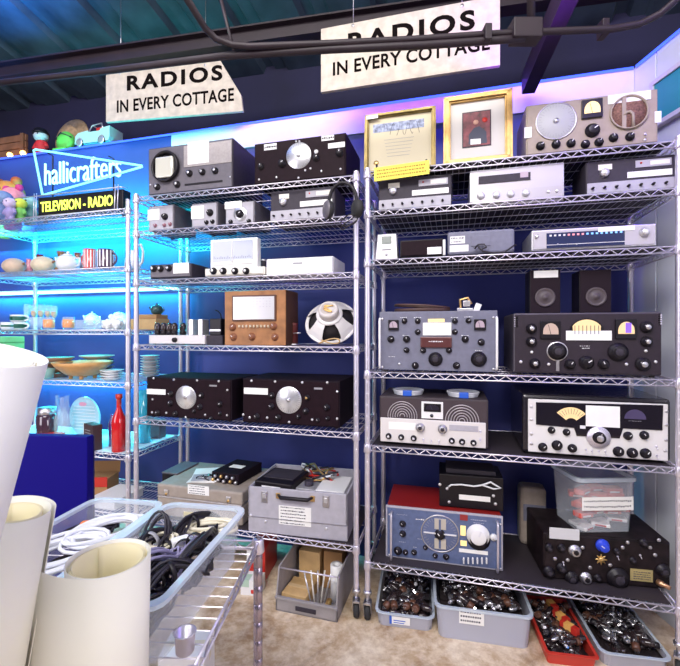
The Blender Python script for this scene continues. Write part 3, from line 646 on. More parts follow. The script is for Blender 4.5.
# ================================================================== RIGHT RACK
# ---- top shelf: frames
def frame(label, tl, tr, bl, br, m, fw, yb, lean, inner):
    """tl..br pixel corners; stands on the shelf leaning back a little"""
    L = ony(*bl, yb); R = ony(*br, yb); T = ony(*tl, yb+.012); T2 = ony(*tr, yb+.012)
    w = ((R-L).length+abs(T2.x-T.x))/2; h = ((T.z-zB[0])+(T2.z-zB[0]))/2
    t = thing('picture_frame', label, 'picture frame', ((L.x+R.x)/2, yb, zB[0])); t.rotation_euler = (-lean, 0, 0)
    b = MB()
    for r_, (a, c_, y0, y1) in enumerate(((0, fw*.35, -.010, .012), (fw*.35, fw*.8, -.016, .012), (fw*.8, fw, -.007, .012))):
        b.box(-w/2+a, w/2-a, y0, y1, a, c_, bev=.001).box(-w/2+a, w/2-a, y0, y1, h-c_, h-a, bev=.001).box(-w/2+a, -w/2+c_, y0, y1, a, h-a, bev=.001).box(w/2-c_, w/2-a, y0, y1, a, h-a, bev=.001)
    b.build('frame_moulding', m, t); MB().box(-w/2+fw, w/2-fw, .004, .010, fw, h-fw).build('mount', inner, t)
    return t, w, h
t, w, h = frame('gold framed certificate with a yellow sign below it, right rack top shelf', b1(14,158), b1(316,102), b1(18,368), b1(322,325), golddk, .020, .05, .06, mat('ivory paper', (.60, .54, .38), .7))
it = type('F', (), {})()
MB().box(-w*.38, w*.34, .0030, .0042, h*.70, h*.84).build('printed_band', mat('grey blue engraving', (.28, .32, .45), .7, var=.6, vs=60), t)
g = MB()
for k in range(6): g.tube([(-w*.2+w*.09*k+.008*math.cos(a), .003, h*.72+.03*math.sin(a+k)) for a in [j*.5 for j in range(7)]], .0008, 4)
g.build('signature', ink, t)
g = MB()
for k in range(6): g.box(-w*(.22-.01*k), w*(.20-.012*k), .0034, .0042, h*(.56-.055*k), h*(.565-.055*k))
g.build('text_lines', greyink, t)
MB().lathe([(.012, 0), (.011, .003), (0, .003)], (-w*.33, .004, h*.2), (0,-1,0), 20).build('seal', brass, t)
MB().box(-w*.47, -w*.30, -.018, -.015, h-.028, h-.012).build('paper_slip', paper, t)
es = thing('display_easel', 'black plate stand holding up the gold framed certificate', 'stand', (t.location.x, .03, zB[0]))
for sx in (-.30, .38):
    MB().tube([(sx*w, .10, .004), (sx*w, -.012, .004), (sx*w, -.016, .020), (sx*w, -.016, .032)], .0045, 8).build('arm', black, es)
MB().tube([(-.30*w, .09, .006), (.38*w, .09, .006)], .0035, 6).tube([(0, .09, .006), (0, .075, .16)], .0035, 6).build('back_brace', black, es)
p = ony(*b1(60,402), -.012); q = ony(*b1(295,372), -.012)
ys = Item('paper_sign', 'yellow paper sign with handwriting hanging below the gold framed certificate', 'sign', ((p.x+q.x)/2, -.012, ony(*b1(180,445), -.012).z))
x0, z1 = ys.loc(b1(60,374)); x1, z0 = ys.loc(b1(295,398)); z00 = ys.loc(b1(62,432))[1]; hgt = z1-z00
zr = ys.loc(b1(295,340))[1]
MB().prism([(x0, z00), (x1, zr-hgt*.98), (x1, zr), (x0, z1)], -.0012, 0).build('sheet', mat('yellow paper', (.85, .72, .10), .7), ys.root)
g = MB(); sl_ = (zr-z1)/(x1-x0)
for k in range(3):
    x = x0+.012
    while x < x1-.02:
        wq = random.uniform(.004, .010); zz = z1-hgt*(.25+.24*k)+sl_*(x-x0); g.box(x, x+wq, -.0018, -.0010, zz-.0035, zz+.003); x += wq+.003
g.build('handwriting', mat('brown ink', (.35, .22, .03), .7), ys.root)
t, w, h = frame('ornate gold frame with white mat around a small colour photograph, right rack top shelf', b1(350,80), b1(636,36), b1(352,355), b1(652,310), gold, .030, .045, .05, mat('white mat board', (.62, .60, .56), .8))
MB().box(-w*.22, w*.20, .0015, .0045, h*.255, h*.76).build('mat_bevel', darkgrey, t)
ph = MB().box(-w*.205, w*.185, .0005, .002, h*.27, h*.745).build('photograph', mat('dark red photo', (.16, .03, .04), .5, var=.8, vs=30), t)
g = MB()
g.lathe([(.011, 0), (.011, .0006), (0, .0006)], (w*.11, .0006, h*.62), (0,-1,0), 16, m=1)
g.lathe([(.011, 0), (.011, .0009), (0, .0009)], (-w*.02, .0006, h*.60), (0,-1,0), 14, m=2)
g.prism([(-w*.13, h*.30), (w*.14, h*.29), (w*.13, h*.45), (w*.03, h*.54), (-w*.05, h*.52), (-w*.12, h*.44)], -.0006, .0005, 0)
g.prism([(-w*.10, h*.29), (w*.05, h*.285), (w*.05, h*.36), (-w*.10, h*.365)], -.0009, .0004, 3)
g.build('printed_figures', [mat('dark blue print', (.02,.025,.06), .5), red, mat('warm skin print', (.6,.35,.25), .5), paper], ph)
# ---- tan radio with round grille
it = radio('radio_receiver', 'large tan receiver with round speaker grille and pale disc dial, top shelf', 'radio', b2(50,115), b2(650,32)[0], .03, zB[0], .26, tan, tan)
it.disc(b2(185,187), 80/4.533, m=mat('pale dial disc', (.42, .43, .44), .5), rim=steel); it.pins(b2, [(178,106), (193,104)], 6)
it.meter(b2(300,97), b2(395,170), yellowface)
it.knobs(b2, [(350,230,31), (115,300), (185,293), (253,288), (318,292), (380,283), (445,263), (520,258)], 19, cap=None)
x, z = it.loc(b2(515,148)); rr = it.px(b2(515,148), 73/4.533)
gr = MB().lathe([(rr, 0), (rr*1.05, .004), (rr*1.05, .010), (rr*.97, .010), (rr*.95, .002), (rr, 0)], ax=(0,-1,0), n=48).build('grille_ring', tan, it.root, (x, 0, z))
MB().lathe([(rr*.97, .001), (rr*.97, .003), (0, .003)], ax=(0,-1,0), n=40).build('grille_cloth', mat('brown grille cloth', (.20, .10, .075), .8, var=.5, vs=150), gr)
b = MB(); bw = rr*.11
b.box(-rr*.28-bw, -rr*.28+bw, -.009, -.003, -rr*.95, rr*.95)                     # tall stem of the h
b.tube([(-rr*.28, -.006, -rr*.18), (-rr*.15, -.006, 0), (rr*.05, -.006, rr*.02), (rr*.20, -.006, -rr*.14), (rr*.22, -.006, -rr*.35), (rr*.22, -.006, -rr*.92)], bw*.8, 6)
b.build('grille_letter', tan, gr)
it.label(b2(420,72), b2(615,88), 0); it.label(b2(42,217), b2(75,262), 0); it.label(b2(632,145), b2(662,192), 0)
it.switches(b2, [(588,245)]); it.pins(b2, [(588,272)], 6)
# ---- second shelf
compact('small grey receiver with white tag under the yellow paper sign, right rack', b1(78,428), b1(390,395)[0], zB[1])
it = radio('stereo_receiver', 'silver hi-fi receiver with four round knobs, middle of the second shelf of the right rack', 'radio', (469.8, 170.6), 564.5, YF, zB[1], .27, silver, mat('silver face', (.50, .48, .52), .4, .2))
it.rect(w2(238,240), w2(432,256), 'lower_panel', mat('satin grey face', (.48, .46, .49), .35, .4), .002)
o, _ = it.rect(w2(252,206), w2(362,212), 'dial_window', darkgrey, .004); 
it.rect(w2(340,197), w2(357,207), 'signal_meter', mat('pinkish meter', (.45,.36,.42), .4), .006)
it.knobs(w2, [(257,247), (290,245), (320,243), (352,241)], 8, m=silver, cap=white, h=.014); it.knobs(w2, [(400,238), (418,236)], 3.5, m=silver, h=.008, name='small_knob')
compact('small grey receiver with white tag directly below the large tan receiver', (586, 162), 676, zB[1])
# ---- third shelf
L = ony(*b3(45,160), YF); R = ony(*b3(137,160), YF); w = R.x-L.x; h = ony(*b3(50,60), YF).z-zB[2]
t = thing('intercom', 'small white desk intercom with dark screen at the left of the right rack', 'intercom', ((L.x+R.x)/2, YF, zB[2]))
tp = math.tan(.12); b = MB(); v = [(-w/2, 0, 0), (w/2, 0, 0), (w/2, .10, 0), (-w/2, .10, 0), (-w*.42, h*tp, h), (w*.42, h*tp, h), (w*.42, .06, h), (-w*.42, .06, h)]
b.add(v, [(0,3,2,1), (4,5,6,7), (0,1,5,4), (1,2,6,5), (2,3,7,6), (3,0,4,7)]).build('body', white, t)
R_ = Matrix.Rotation(-.12, 4, 'X')
MB().box(-w*.22, w*.22, -.002, .001, h*.62, h*.92, M=R_).build('screen', mat('dark green screen', (.03,.06,.05), .2), t); MB().box(-w*.2, w*.2, -.004, .001, h*.38, h*.42, M=R_).build('key_row', greyink, t); MB().lathe([(.006, 0), (.006, .003), (0, .003)], (0, -.001+h*.25*.0, h*.2), (0,-1,0), 14).build('button', lightgrey, t, (0, .004, 0))
it = radio('black_radio_unit', 'plain black box with a white tag next to the white intercom', 'radio unit', b3(148,87), b3(335,85)[0], YF, zB[2], .2, black, maroon)
it.label(b3(265,117), b3(325,144), 0); it.rect(b3(331,85), b3(342,150), 'end_trim', silver, .008)
it = radio('flat_radio_unit', 'grey rounded flat unit with two white tags and a black lead', 'radio unit', b3(350,50), b3(637,40)[0], YF, zB[2], .2, bluegrey, None, bev=.010)
it.label(b3(362,70), b3(425,98), 2, y=.004); it.label(b3(360,108), b3(440,132), 0, y=.004); it.rect(b3(452,68), b3(532,108), 'raised_panel', bluegrey, .003, y=.004, bev=.001)
pts = [(*it.loc(b3(x, y)),) for x, y in ((465,125), (480,108), (505,105), (515,118), (490,130), (480,118), (500,135), (540,150), (590,150), (630,112), (640,108))]
MB().tube([(a, -.012-.004*(i % 2), max(c_, .006)) for i, (a, c_) in enumerate(pts)], .0038, 8).build('lead', blackcable, it.root)
it = radio('tuner', 'slim silver tuner with lit blue display, right end of its shelf', 'tuner', (531.6, 230.5), 656.8, YF, zB[2], .24, silver, mat('silver face', (.50, .48, .52), .4))
o, (x0, x1, z0, z1) = it.rect(w3(396,50), w3(562,74), 'display', mat('dark blue display', (.03, .04, .10), .15, coat=1), .003)
g = MB()
for k in range(16):
    u = x0+(x1-x0)*(.04+.06*k); g.box(u, u+.008, -.004, -.003, z1-.014, z1-.007, (0, 1, 2, 2)[k//4 % 4] if k < 9 else 2)
g.build('display_marks', [whiteink, mat('pink mark', (.8,.3,.35), .5, emit=(1,.3,.3), es=.4), mat('blue mark', (.2,.45,.9), .5, emit=(.2,.5,1), es=.6)], o)
MB().box(x0, x1, -.0042, -.003, z0+.012, z0+.014).build('scale_line', whiteink, o)
it.knobs(w5, [(400,535)], 22, m=silver, cap=white); it.knobs(w3, [(375,57)], 4, m=silver, name='power_button'); it.knobs(w3, [(420,73), (440,73), (460,73), (600,80)], 2, m=lightgrey, name='push_button', h=.005)
it.label(w5(180,512), w5(355,512+12), 0)
# ---- fourth shelf
it = radio('radio_receiver', 'grey receiver with white handles and over a dozen dark knobs, right rack', 'radio', b4(45,57), b4(620,60)[0], YF, zB[3], .36, bluegrey, bluegrey, pmar=.001)
it.handle(b4(52,92), b4(52,325), white); it.handle(b4(613,85), b4(613,335), white)
it.knobs(b4, [(168,102), (232,102), (412,102), (478,100), (232,155), (412,155), (178,243), (258,245), (383,245)], 14)
it.knobs(b4, [(102,190), (178,190), (462,190), (540,205), (220,318), (420,318)], 17); it.knobs(b4, [(318,287,34), (528,287,37)], 34, cap=darkgrey)
it.meter(b4(90,97), b4(140,147), mat('pinkish meter', (.45,.36,.42), .4)); it.meter(b4(505,93), b4(563,147), mat('pinkish meter', (.45,.36,.42), .4))
o, (x0, x1, z0, z1) = it.rect(b4(245,178), b4(398,232), 'dial_escutcheon', mat('dark red bakelite', (.10,.03,.03), .35), .012, bev=.005); it.scribble(b4(280,192), b4(375,210), 1, m=whiteink, y=-.0125, parent=o)
it.rect(b4(282,92), b4(362,107), 'band_window', yellowface, .002); it.label(b4(257,110), b4(395,172), 0, y=-.003)
it.pins(b4, [(60,92), (60,325), (600,85), (600,335), (142,310)], 6); g_pts = [(165,85), (232,85), (412,85), (478,82), (178,172), (462,172), (110,275), (530,245)]
for q in g_pts: it.scribble(b4(q[0]-22, q[1]-5), b4(q[0]+22, q[1]+5), 1, m=whiteink, y=-.0006, name='engraving')
topz = zB[3]+it.h
t = thing('coiled_lead', 'brown and black coiled lead lying on top of the grey rack receiver', 'cable', (it.o.x-.07, .10, topz))
MB().tube([((.11+.01*(k % 3))*math.cos(k*.35), .07*math.sin(k*.35), .006+.0035*(k//18)+.02*max(0, math.sin(k*.35/2))*(k > 30)) for k in range(54)], .0055, 8).build('cable', mat('brown cable', (.07,.035,.03), .45), t)
p = ony(*b4(475,40), .06)
t = thing('brass_clamp', 'shiny brass and white metal clamp lying on top of the grey rack receiver', 'clamp', (p.x, .06, topz))
MB().box(-.045, .02, -.02, .02, 0, .012, bev=.002).build('base', silver, t); MB().tube([(-.03, 0, .01), (-.032, 0, .05), (.0, 0, .058), (.015, 0, .03)], .006, 8).build('bow', brass, t)
MB().box(.02, .045, -.01, .004, .0, .045, bev=.002, M=Matrix.Rotation(.35, 4, 'Y')).build('tag', white, t); MB().box(-.02, .01, -.008, .008, .02, .045, bev=.002).build('jaw', steel, t)
it = radio('radio_receiver', 'wide black communications receiver with chrome corner stripes, carrying two little speakers', 'radio', b5(35,240), b5(650,235)[0], YF, zB[3], .34, mat('dark blue grey metal', (.075,.065,.085), .4), mat('near black panel', (.018,.010,.020), .55, var=.2, vs=50), bev=.008)
topz = zB[3]+it.h
for c_ in ((47, 255), (641, 245)):
    for k in range(5): it.rect(b5(c_[0]-9, c_[1]+9*k), b5(c_[0]+7, c_[1]+9*k+5), 'chrome_stripe', chrome, .004, y=.004)
it.knobs(b5, [(108,303), (108,357), (122,447)], 21, cap=steel); it.knobs(b5, [(582,297,24), (582,357,22), (567,450,28)], 22, cap=steel)
it.knobs(b5, [(215,397,36), (465,400,38)], 36, cap=darkgrey); it.knobs(b5, [(267,450), (335,443,28), (405,450)], 21, cap=None)
it.disc(b5(215,397), 40/4.12, m=steel, name='dial_skirt', h=.002)
it.meter(b5(145,272), b5(228,345), mat('beige meter', (.55,.42,.34), .4)); o = it.meter(b5(452,265), b5(540,345), amberface, needle=False)
x0, z1 = it.loc(b5(492,280)); x1, z0 = it.loc(b5(515,320)); MB().box(x0, x1, -.013, -.010, z0, z1).build('violet_glow', purpleface, o)
x, z = it.loc(b5(335,330)); rr = it.px(b5(335,330), 66/4.12)
win = MB().prism([(x+1.05*rr*math.cos(a), z+1.05*rr*math.sin(a)) for a in [PI*(.14+.72*k/14) for k in range(15)]]+[(x-rr*.92, z), (x+rr*.92, z)][::1], -.003, 0).build('dial_window', black, it.root)
MB().prism([(x+.97*rr*math.cos(a), z+.97*rr*math.sin(a)) for a in [PI*(.2+.6*k/14) for k in range(15)]]+[(x-rr*.75, z+.002), (x+rr*.75, z+.002)], -.005, -.002).build('dial_scale', amberface, win)
g = MB()
for k in range(7): u = x-rr*.66+rr*.22*k; g.box(u-.001, u+.001, -.006, -.004, z+.004, z+rr*.6)
g.build('scale_lines', ink, win)
it.label(b5(250,312), b5(438,352), 0, y=-.004)
it.scribble(b5(305,372), b5(362,378), 1, m=whiteink, y=-.0006, name='engraving'); it.scribble(b5(315,380), b5(355,388), 1, m=whiteink, y=-.0006, name='engraving')
it.pins(b5, [(180,450), (110,400), (580,395), (500,450), (65,440), (620,440)], 7); it.rect(b5(209,432), b5(222,478), 'lever', steel, .008)
def bookshelf(label, p0, p1, cone, tg=None):
    it = radio('small_loudspeaker', label, 'speaker', p0, p1[0], .085, topz, .12, black, mat('dark grille face', (.018,.011,.017), .8, spec=.15), feet=0, pmar=.003, group='pair of little black speakers')
    x, z = it.loc(cone); rr = it.px(cone, 40/4.12)
    b = MB().lathe([(rr, 0), (rr*.95, .005), (rr*.8, .005), (rr*.72, .001), (rr*.62, .003), (rr*.35, .0005), (rr*.3, .004), (0, .007)], ax=(0,-1,0), n=36)
    b.build('driver', mat('grey speaker cone', (.075,.058,.066), .5), it.root, (x, 0, z))
    if tg: it.label(*tg, 0)
bookshelf('little black speaker with a white tag standing on the wide black receiver', b5(102,62), b5(230,60), b5(165,175), (b5(118,66), b5(218,92)))
bookshelf('little black speaker without a tag standing on the wide black receiver', b5(307,62), b5(440,60), b5(375,172))
# ---- fifth shelf
it = radio('radio_receiver', 'dark receiver with two ringed speaker grilles and a white lower panel, right rack', 'radio', b6(45,77), b6(575,95)[0], .035, zB[4], .30, mat('dark plum grey', (.045,.033,.042), .6), mat('plum grey face', (.050,.034,.042), .6), bev=.005)
topz = zB[4]+it.h
for c_, r_ in (((157,175), 70), ((447,200), 78)):
    x, z = it.loc(b6(*c_)); rr = it.px(b6(*c_), r_/4.857); b = MB()
    for k in range(1, 7):
        q = rr*k/6; b.tube([(q*math.cos(a), 0, q*math.sin(a)) for a in [PI*(-.06+1.12*j/20) for j in range(21)]], rr*.032, 5)
    b.build('speaker_grille', mat('grey ring metal', (.5,.47,.5), .35, .5), it.root, (x, -.001, z))
pn, _ = it.rect(b6(52,180), b6(562,330), 'lower_panel', mat('ivory enamel', (.70,.67,.66), .4), .009, bev=.002)
pn, _ = it.rect(b6(250,103), b6(355,190), 'meter_frame', white, .006, bev=.001); it.meter(b6(262,112), b6(345,155), mat('dark meter', (.02,.015,.03), .3)); it.knobs(b6, [(300,172)], 8, name='zero_knob', y=-.006)
it.knobs(b6, [(245,228), (352,235)], 22, m=steel, cap=darkgrey, y=-.009); it.knobs(b6, [(92,270), (153,275), (213,280), (397,292), (447,297), (502,302)], 14.5, m=black, cap=silver, y=-.009)
it.label(b6(92,200), b6(222,243), 0, y=-.009); it.rect(b6(385,215), b6(525,250), 'band_plate', lightgrey, .002, y=-.009)
for q in ((260,285), (298,292), (335,292), (535,245), (535,285)):
    x, z = it.loc(b6(*q)); MB().lathe([(.004, 0), (.004, .004), (0, .004)], ax=(0,-1,0), n=10).tube([(0, -.003, 0), (0, -.012, -.008)], .0018, 6).build('toggle_switch', chrome, it.root, (x, -.009, z))
for lab, c_ in (('white cable ring with blue tape lying on the dark receiver, the left one', (185,50)), ('white cable ring with blue tape lying on the dark receiver, the right one', (452,66))):
    p = ony(*b6(*c_), .12); t = thing('cable_ring', lab, 'cable ring', (p.x, .13, topz), group='cable rings on the dark receiver'); b = MB()
    for k in range(3): b.tube([((.062+.003*k)*math.cos(a), (.062+.002*k)*math.sin(a), .005+.007*k) for a in [2*PI*j/28 for j in range(28)]], .0045, 8, closed=True)
    b.build('coil', whitecable, t); MB().box(-.018, .022, -.072, -.052, 0, .026, bev=.003).build('tape', bluep, t)
it = radio('radio_receiver', 'big receiver in a rounded black case with white front and fan shaped dial, fifth shelf', 'radio', b7(50,57), b7(648,80)[0], .028, zB[4], .36, mat('gloss black case', (.012,.010,.016), .25, coat=.5), None, bev=.012)
cz_ = it.root
fm_, (x0, x1, z0, z1) = it.rect(b7(72,75), b7(632,325), 'front_panel', mat('white enamel face', (.74,.73,.73), .35), .006, y=.004, bev=.003)
wx = lambda u, v: it.loc(b7(u, v))
poly = [wx(103,88), wx(610,100), wx(607,200), wx(450,193), wx(436,232), wx(265,222), wx(255,190), wx(103,177)]
dw = MB().prism([(a, c_) for a, c_ in poly], -.006, -.001).build('dial_window', mat('gloss black glass', (.01,.008,.014), .12, coat=1), it.root)
x, z = it.loc(b7(243,175)); rr = it.px(b7(243,175), 67/4)
MB().prism([(x+rr*math.cos(a), z+rr*math.sin(a)) for a in [PI*(.22+.56*k/14) for k in range(15)]]+[(x+rr*.36*math.cos(a), z+rr*.36*math.sin(a)) for a in [PI*(.78-.56*k/14) for k in range(15)]], -.0075, -.005).build('dial_fan', amberface, dw)
g = MB()
for k in range(9): a = PI*(.25+.5*k/8); g.tube([(x+rr*.6*math.cos(a), -.008, z+rr*.6*math.sin(a)), (x+rr*.93*math.cos(a), -.008, z+rr*.93*math.sin(a))], .0007, 4)
g.build('dial_lines', ink, dw)
x, z = it.loc(b7(498,155)); rr = it.px(b7(498,155), 38/4)
MB().prism([(x+rr*math.cos(a), z+rr*math.sin(a)) for a in [PI*k/14 for k in range(15)]], -.0075, -.005).build('signal_meter', mat('dim violet meter', (.07,.055,.13), .3), dw)
it.scribble(b7(468,160), b7(528,166), 1, m=whiteink, y=-.0064, name='engraving')
it.label(b7(301,100), b7(437,190), 0, y=-.006); it.rect(b7(278,180), b7(300,194), 'emblem', whiteink, .002, y=-.006)
it.disc(b7(352,228), 43/4, m=chrome, name='dial_skirt', h=.012); it.knobs(b7, [(352,228)], 31, cap=steel, h=.03)
K = dict(y=-.002)
it.pins(b7, [(85,107), (85,158), (85,215), (85,255), (625,125), (625,180), (622,240), (620,283)], 7, steel)
it.knobs(b7, [(165,200,14), (225,208,14), (130,267), (187,260,20), (248,272), (470,222), (535,220), (432,285,20), (487,290,20), (540,292,20)], 17, **K)
it.switches(b7, [(303,278), (327,282), (354,283), (380,285), (585,265), (585,300)])
# ---- sixth shelf: blue tester
p = onz(*b8(52,420), zB[5]); q = onz(*b8(622,492), zB[5]); o_, rz, w = basepair(p, q); print('tester', o_, rz, w)
it = Item('tube_tester', 'blue bench tester with red top, round dial and white knob, bottom shelf', 'tester', o_, rz)
h = it.loc(b8(60,172))[1]; bl = mat('slate blue panel', (.10, .135, .26), .45, var=.12, vs=50); D = .29
MB().box(-w/2+.004, w/2-.004, .008, D, .004, h-.004, bev=.004).build('cabinet', redpaint, it.root); MB().box(-w/2, w/2, 0, .012, 0, h, bev=.003).build('front_frame', lightgrey, it.root)
MB().box(-w/2+.008, w/2-.008, -.002, .001, .008, h-.008).build('front_panel', bl, it.root)
it.handle(b8(82,200), b8(82,420), chrome, out=.035); it.handle(b8(592,245), b8(592,480), chrome, out=.035)
for k, q in enumerate(((575, 322),)): x, z = it.loc(b8(*q)); MB().lathe([(.014, 0), (.014, .012), (0, .012)], ax=(0,-1,0), n=20).build('pilot_lamp', white, it.root, (x, -.002, z))
dd = it.disc(b8(315,308), 86/4.857, m=mat('blue dial plate', (.11,.14,.26), .5), name='drum_dial', h=.003, rim=steel)
x, z = it.loc(b8(315,308)); rr = it.px(b8(315,308), 86/4.857)
MB().box(x-rr*.30, x+rr*.34, -.006, -.003, z+rr*.25, z+rr*.85, bev=.001).box(x-rr*.30, x+rr*.34, -.006, -.003, z-rr*.85, z-rr*.28, bev=.001).build('dial_strip', mat('pale dial strip', (.50,.46,.40), .5), dd, (-x, 0, -z))
MB().box(x-rr*.06, x+rr*.06, -.0065, -.003, z-rr*.82, z+rr*.82).build('dial_gap', bl, dd, (-x, 0, -z)); MB().box(x-rr*.9, x+rr*.9, -.0062, -.003, z-.003, z+.003).build('cursor', whiteink, dd, (-x, 0, -z))
it.knobs(b8, [(315,312)], 26, h=.02); it.rect(b8(412,215), b8(450,245), 'logo_plate', mat('maroon badge', (.30,.03,.03), .5), .004)
x0, z1 = it.loc(b8(460,236)); x1, z0 = it.loc(b8(545,268)); 
it.scribble(b8(460,236), b8(545,250), 1, m=whiteink, y=-.0025, name='engraving', fill=.95); it.scribble(b8(475,252), b8(530,262), 1, m=whiteink, y=-.0025, name='engraving', fill=.95)
it.knobs(b8, [(503,335)], 54, m=black, h=.018); it.knobs(b8, [(500,315)], 54, m=white, cap=None, h=.03, name='main_knob')
it.label(b8(408,378), b8(548,412), 0, y=-.003)
for q in ((415,268,440,318), (415,340,445,368)): it.rect(b8(q[0], q[1]), b8(q[2], q[3]), 'gauge_window', yellowface, .004)
for k in range(6):
    x, z = it.loc(b8(430+22*k, 432)); MB().lathe([(.004, 0), (.004, .006), (0, .006)], ax=(0,-1,0), n=10).box(-.003, .003, -.018, -.005, -.012, .012, bev=.001).build('lever_switch', whiteink, it.root, (x, -.002, z))
it.knobs(b8, [(135,260), (135,308)], 16); it.knobs(b8, [(112,390,20), (148,398,14), (190,398,14), (245,375,12), (293,415,13), (345,420,15)], 14)
for q in ((100,212,165,220), (195,228,245,250), (115,345,155,352), (285,440,360,448), (185,370,205,378), (205,330,230,338), (115,285,155,290)): it.scribble(b8(q[0], q[1]), b8(q[2], q[3]), 1, m=whiteink, y=-.0025, name='engraving')
it.pins(b8, [(70,215), (70,410), (610,262), (610,478)], 5)
tz = zB[5]+h
p = onz(*b8(320,195), tz)
L = ony(*b8(312,100), it.o.y+.05); R = ony(*b8(625,100), it.o.y+.05); hh = ony(*b8(450,30), it.o.y+.05).z-tz
t2 = Item('power_unit', 'black metal unit with a white tag and pale lead standing on the blue tester', 'radio unit', ((L.x+R.x)/2, it.o.y+.055, tz), rz); w = R.x-L.x
MB().box(-w/2, w/2, 0, .18, 0, hh, bev=.003).build('body', black, t2.root); MB().box(-w/2+.03, w/2-.03, .02, .15, hh, hh+.02, bev=.003).build('transformer', darkgrey, t2.root)
t2.label(b8(408,118), b8(560,156), 0, y=0)
pts = [(*t2.loc(b8(x, y)),) for x, y in ((355,80), (370,68), (420,68), (480,75), (520,70), (560,55), (610,85), (575,88), (520,70))]
MB().tube([(a, -.008-.003*(i % 2), c_) for i, (a, c_) in enumerate(pts)], .004, 8).build('lead', whitecable, t2.root); t2.pins(b8, [(360,155), (585,165), (315,70), (575,125), (350,90)], 8)
# ---- military radio
p = onz(*c1(135,473), zB[5]); q = onz(*c1(645,522), zB[5]); o_, rz, w = basepair(p, q); print('military', o_, rz, w)
it = Item('radio_transmitter', 'battered black radio set with brass nameplate under the clear container, bottom shelf', 'radio', o_, rz)
h = it.loc(c1(135,292))[1]; D = .27
mb_ = mat('worn black paint', (.014,.009,.011), .5, var=.7, vs=25, bump=.2, spec=.2)
MB().box(-w/2, w/2, .006, D, 0, h, bev=.006).build('case', mb_, it.root); MB().box(-w/2+.006, w/2-.006, 0, .008, .006, h-.006, bev=.002).build('front_panel', mb_, it.root)
it.label(c1(157,268), c1(277,322), 0, m=mat('grey white card', (.62,.63,.66), .6), y=-.001)
it.knobs(c1, [(155,350,16), (205,350,15), (155,445,22), (205,430,20), (245,470,26), (532,330,16), (430,472,42), (490,400,13), (425,365,13), (610,440,26), (350,470,14), (380,350,14)], 16, cap=darkgrey)
it.knobs(c1, [(258,362,24), (302,470,23)], 22, m=steel, cap=black); it.knobs(c1, [(368,340,25)], 25, m=mat('bright blue knob', (.02,.06,.65), .4), h=.03)
x, z = it.loc(c1(362,395)); b = MB()
for k in range(8): a = PI/4*k; b.tube([(0, 0, 0), (.022*math.cos(a), -.006, .022*math.sin(a))], [.006, .002], 6)
b.lathe([(.012, 0), (.010, .012), (0, .012)], ax=(0,-1,0), n=14).build('brass_connector', brass, it.root, (x, -.001, z))
o, _ = it.rect(c1(480,433), c1(570,488), 'nameplate', mat('worn brass plate', (.60,.50,.22), .4, .5), .003); it.scribble(c1(488,440), c1(562,482), 4, m=ink, y=-.0036, parent=o, fill=.95)
x, z = it.loc(c1(590,487)); MB().lathe([(.012, 0), (.012, .018), (.008, .022), (.008, .045), (0, .045)], ax=(.5,-.8,0), n=14).build('copper_plug', mat('copper', (.62,.35,.2), .35, .8), it.root, (x, 0, z))
it.pins(c1, [(290,350), (180,395), (230,400), (320,430), (400,420), (450,350), (580,380), (595,320), (470,330), (560,350), (330,500)], 8, steel); it.switches(c1, [(212,408), (430,385), (520,380)])
tz = zB[5]+h; milit = it
t = thing('rounded_case', 'beige rounded case standing behind the black radio set', 'case', ony(*c1(80,200), .335)); t.location.z = zB[5]
MB().box(-.045, .075, 0, .10, 0, ony(*c1(85,112), .335).z-zB[5], bev=.02).build('shell', taupe, t); MB().box(-.03, .07, -.003, .001, .12, .2, bev=.001).build('front_recess', bluegrey, t)
# ================================================================== clear boxes
def rloop(w, l, r, z, n=4):
    pts = []
    for cx_, cy_, a0 in ((w/2-r, l/2-r, 0), (-w/2+r, l/2-r, PI/2), (-w/2+r, -l/2+r, PI), (w/2-r, -l/2+r, 1.5*PI)):
        for k in range(n+1): a = a0+PI/2*k/n; pts.append((cx_+r*math.cos(a), cy_+r*math.sin(a), z))
    return pts
def openbox(t, w, l, h, m, mr, taper=.90, rim=.010, r=.025, name='tub', th=.002):
    """w, l at the rim; origin of t at the centre of the bottom"""
    loops = [rloop(w*taper, l*taper, r, 0), rloop(w-rim, l-rim, r, h*.94), rloop(w-rim-th*2, l-rim-th*2, r, h*.94), rloop(w*taper-th*2, l*taper-th*2, r, th)]
    v = [p for L in loops for p in L]; n = len(loops[0]); f = [tuple(range(n))[::-1]]
    for i in range(3):
        for k in range(n): f.append((i*n+k, i*n+(k+1) % n, (i+1)*n+(k+1) % n, (i+1)*n+k))
    f.append(tuple(3*n+k for k in range(n)))
    MB().add(v, f).build(name, m, t)
    L2 = [rloop(w-rim*1.2, l-rim*1.2, r, h*.93), rloop(w+rim*.4, l+rim*.4, r+.004, h*.93), rloop(w+rim*.4, l+rim*.4, r+.004, h), rloop(w-rim*1.6, l-rim*1.6, r, h), rloop(w-rim*1.6, l-rim*1.6, r, h*.93)]
    v = [p for L in L2 for p in L]; f = []
    for i in range(4):
        for k in range(n): f.append((i*n+k, i*n+(k+1) % n, (i+1)*n+(k+1) % n, (i+1)*n+k))
    MB().add(v, f).build('rim', mr, t)
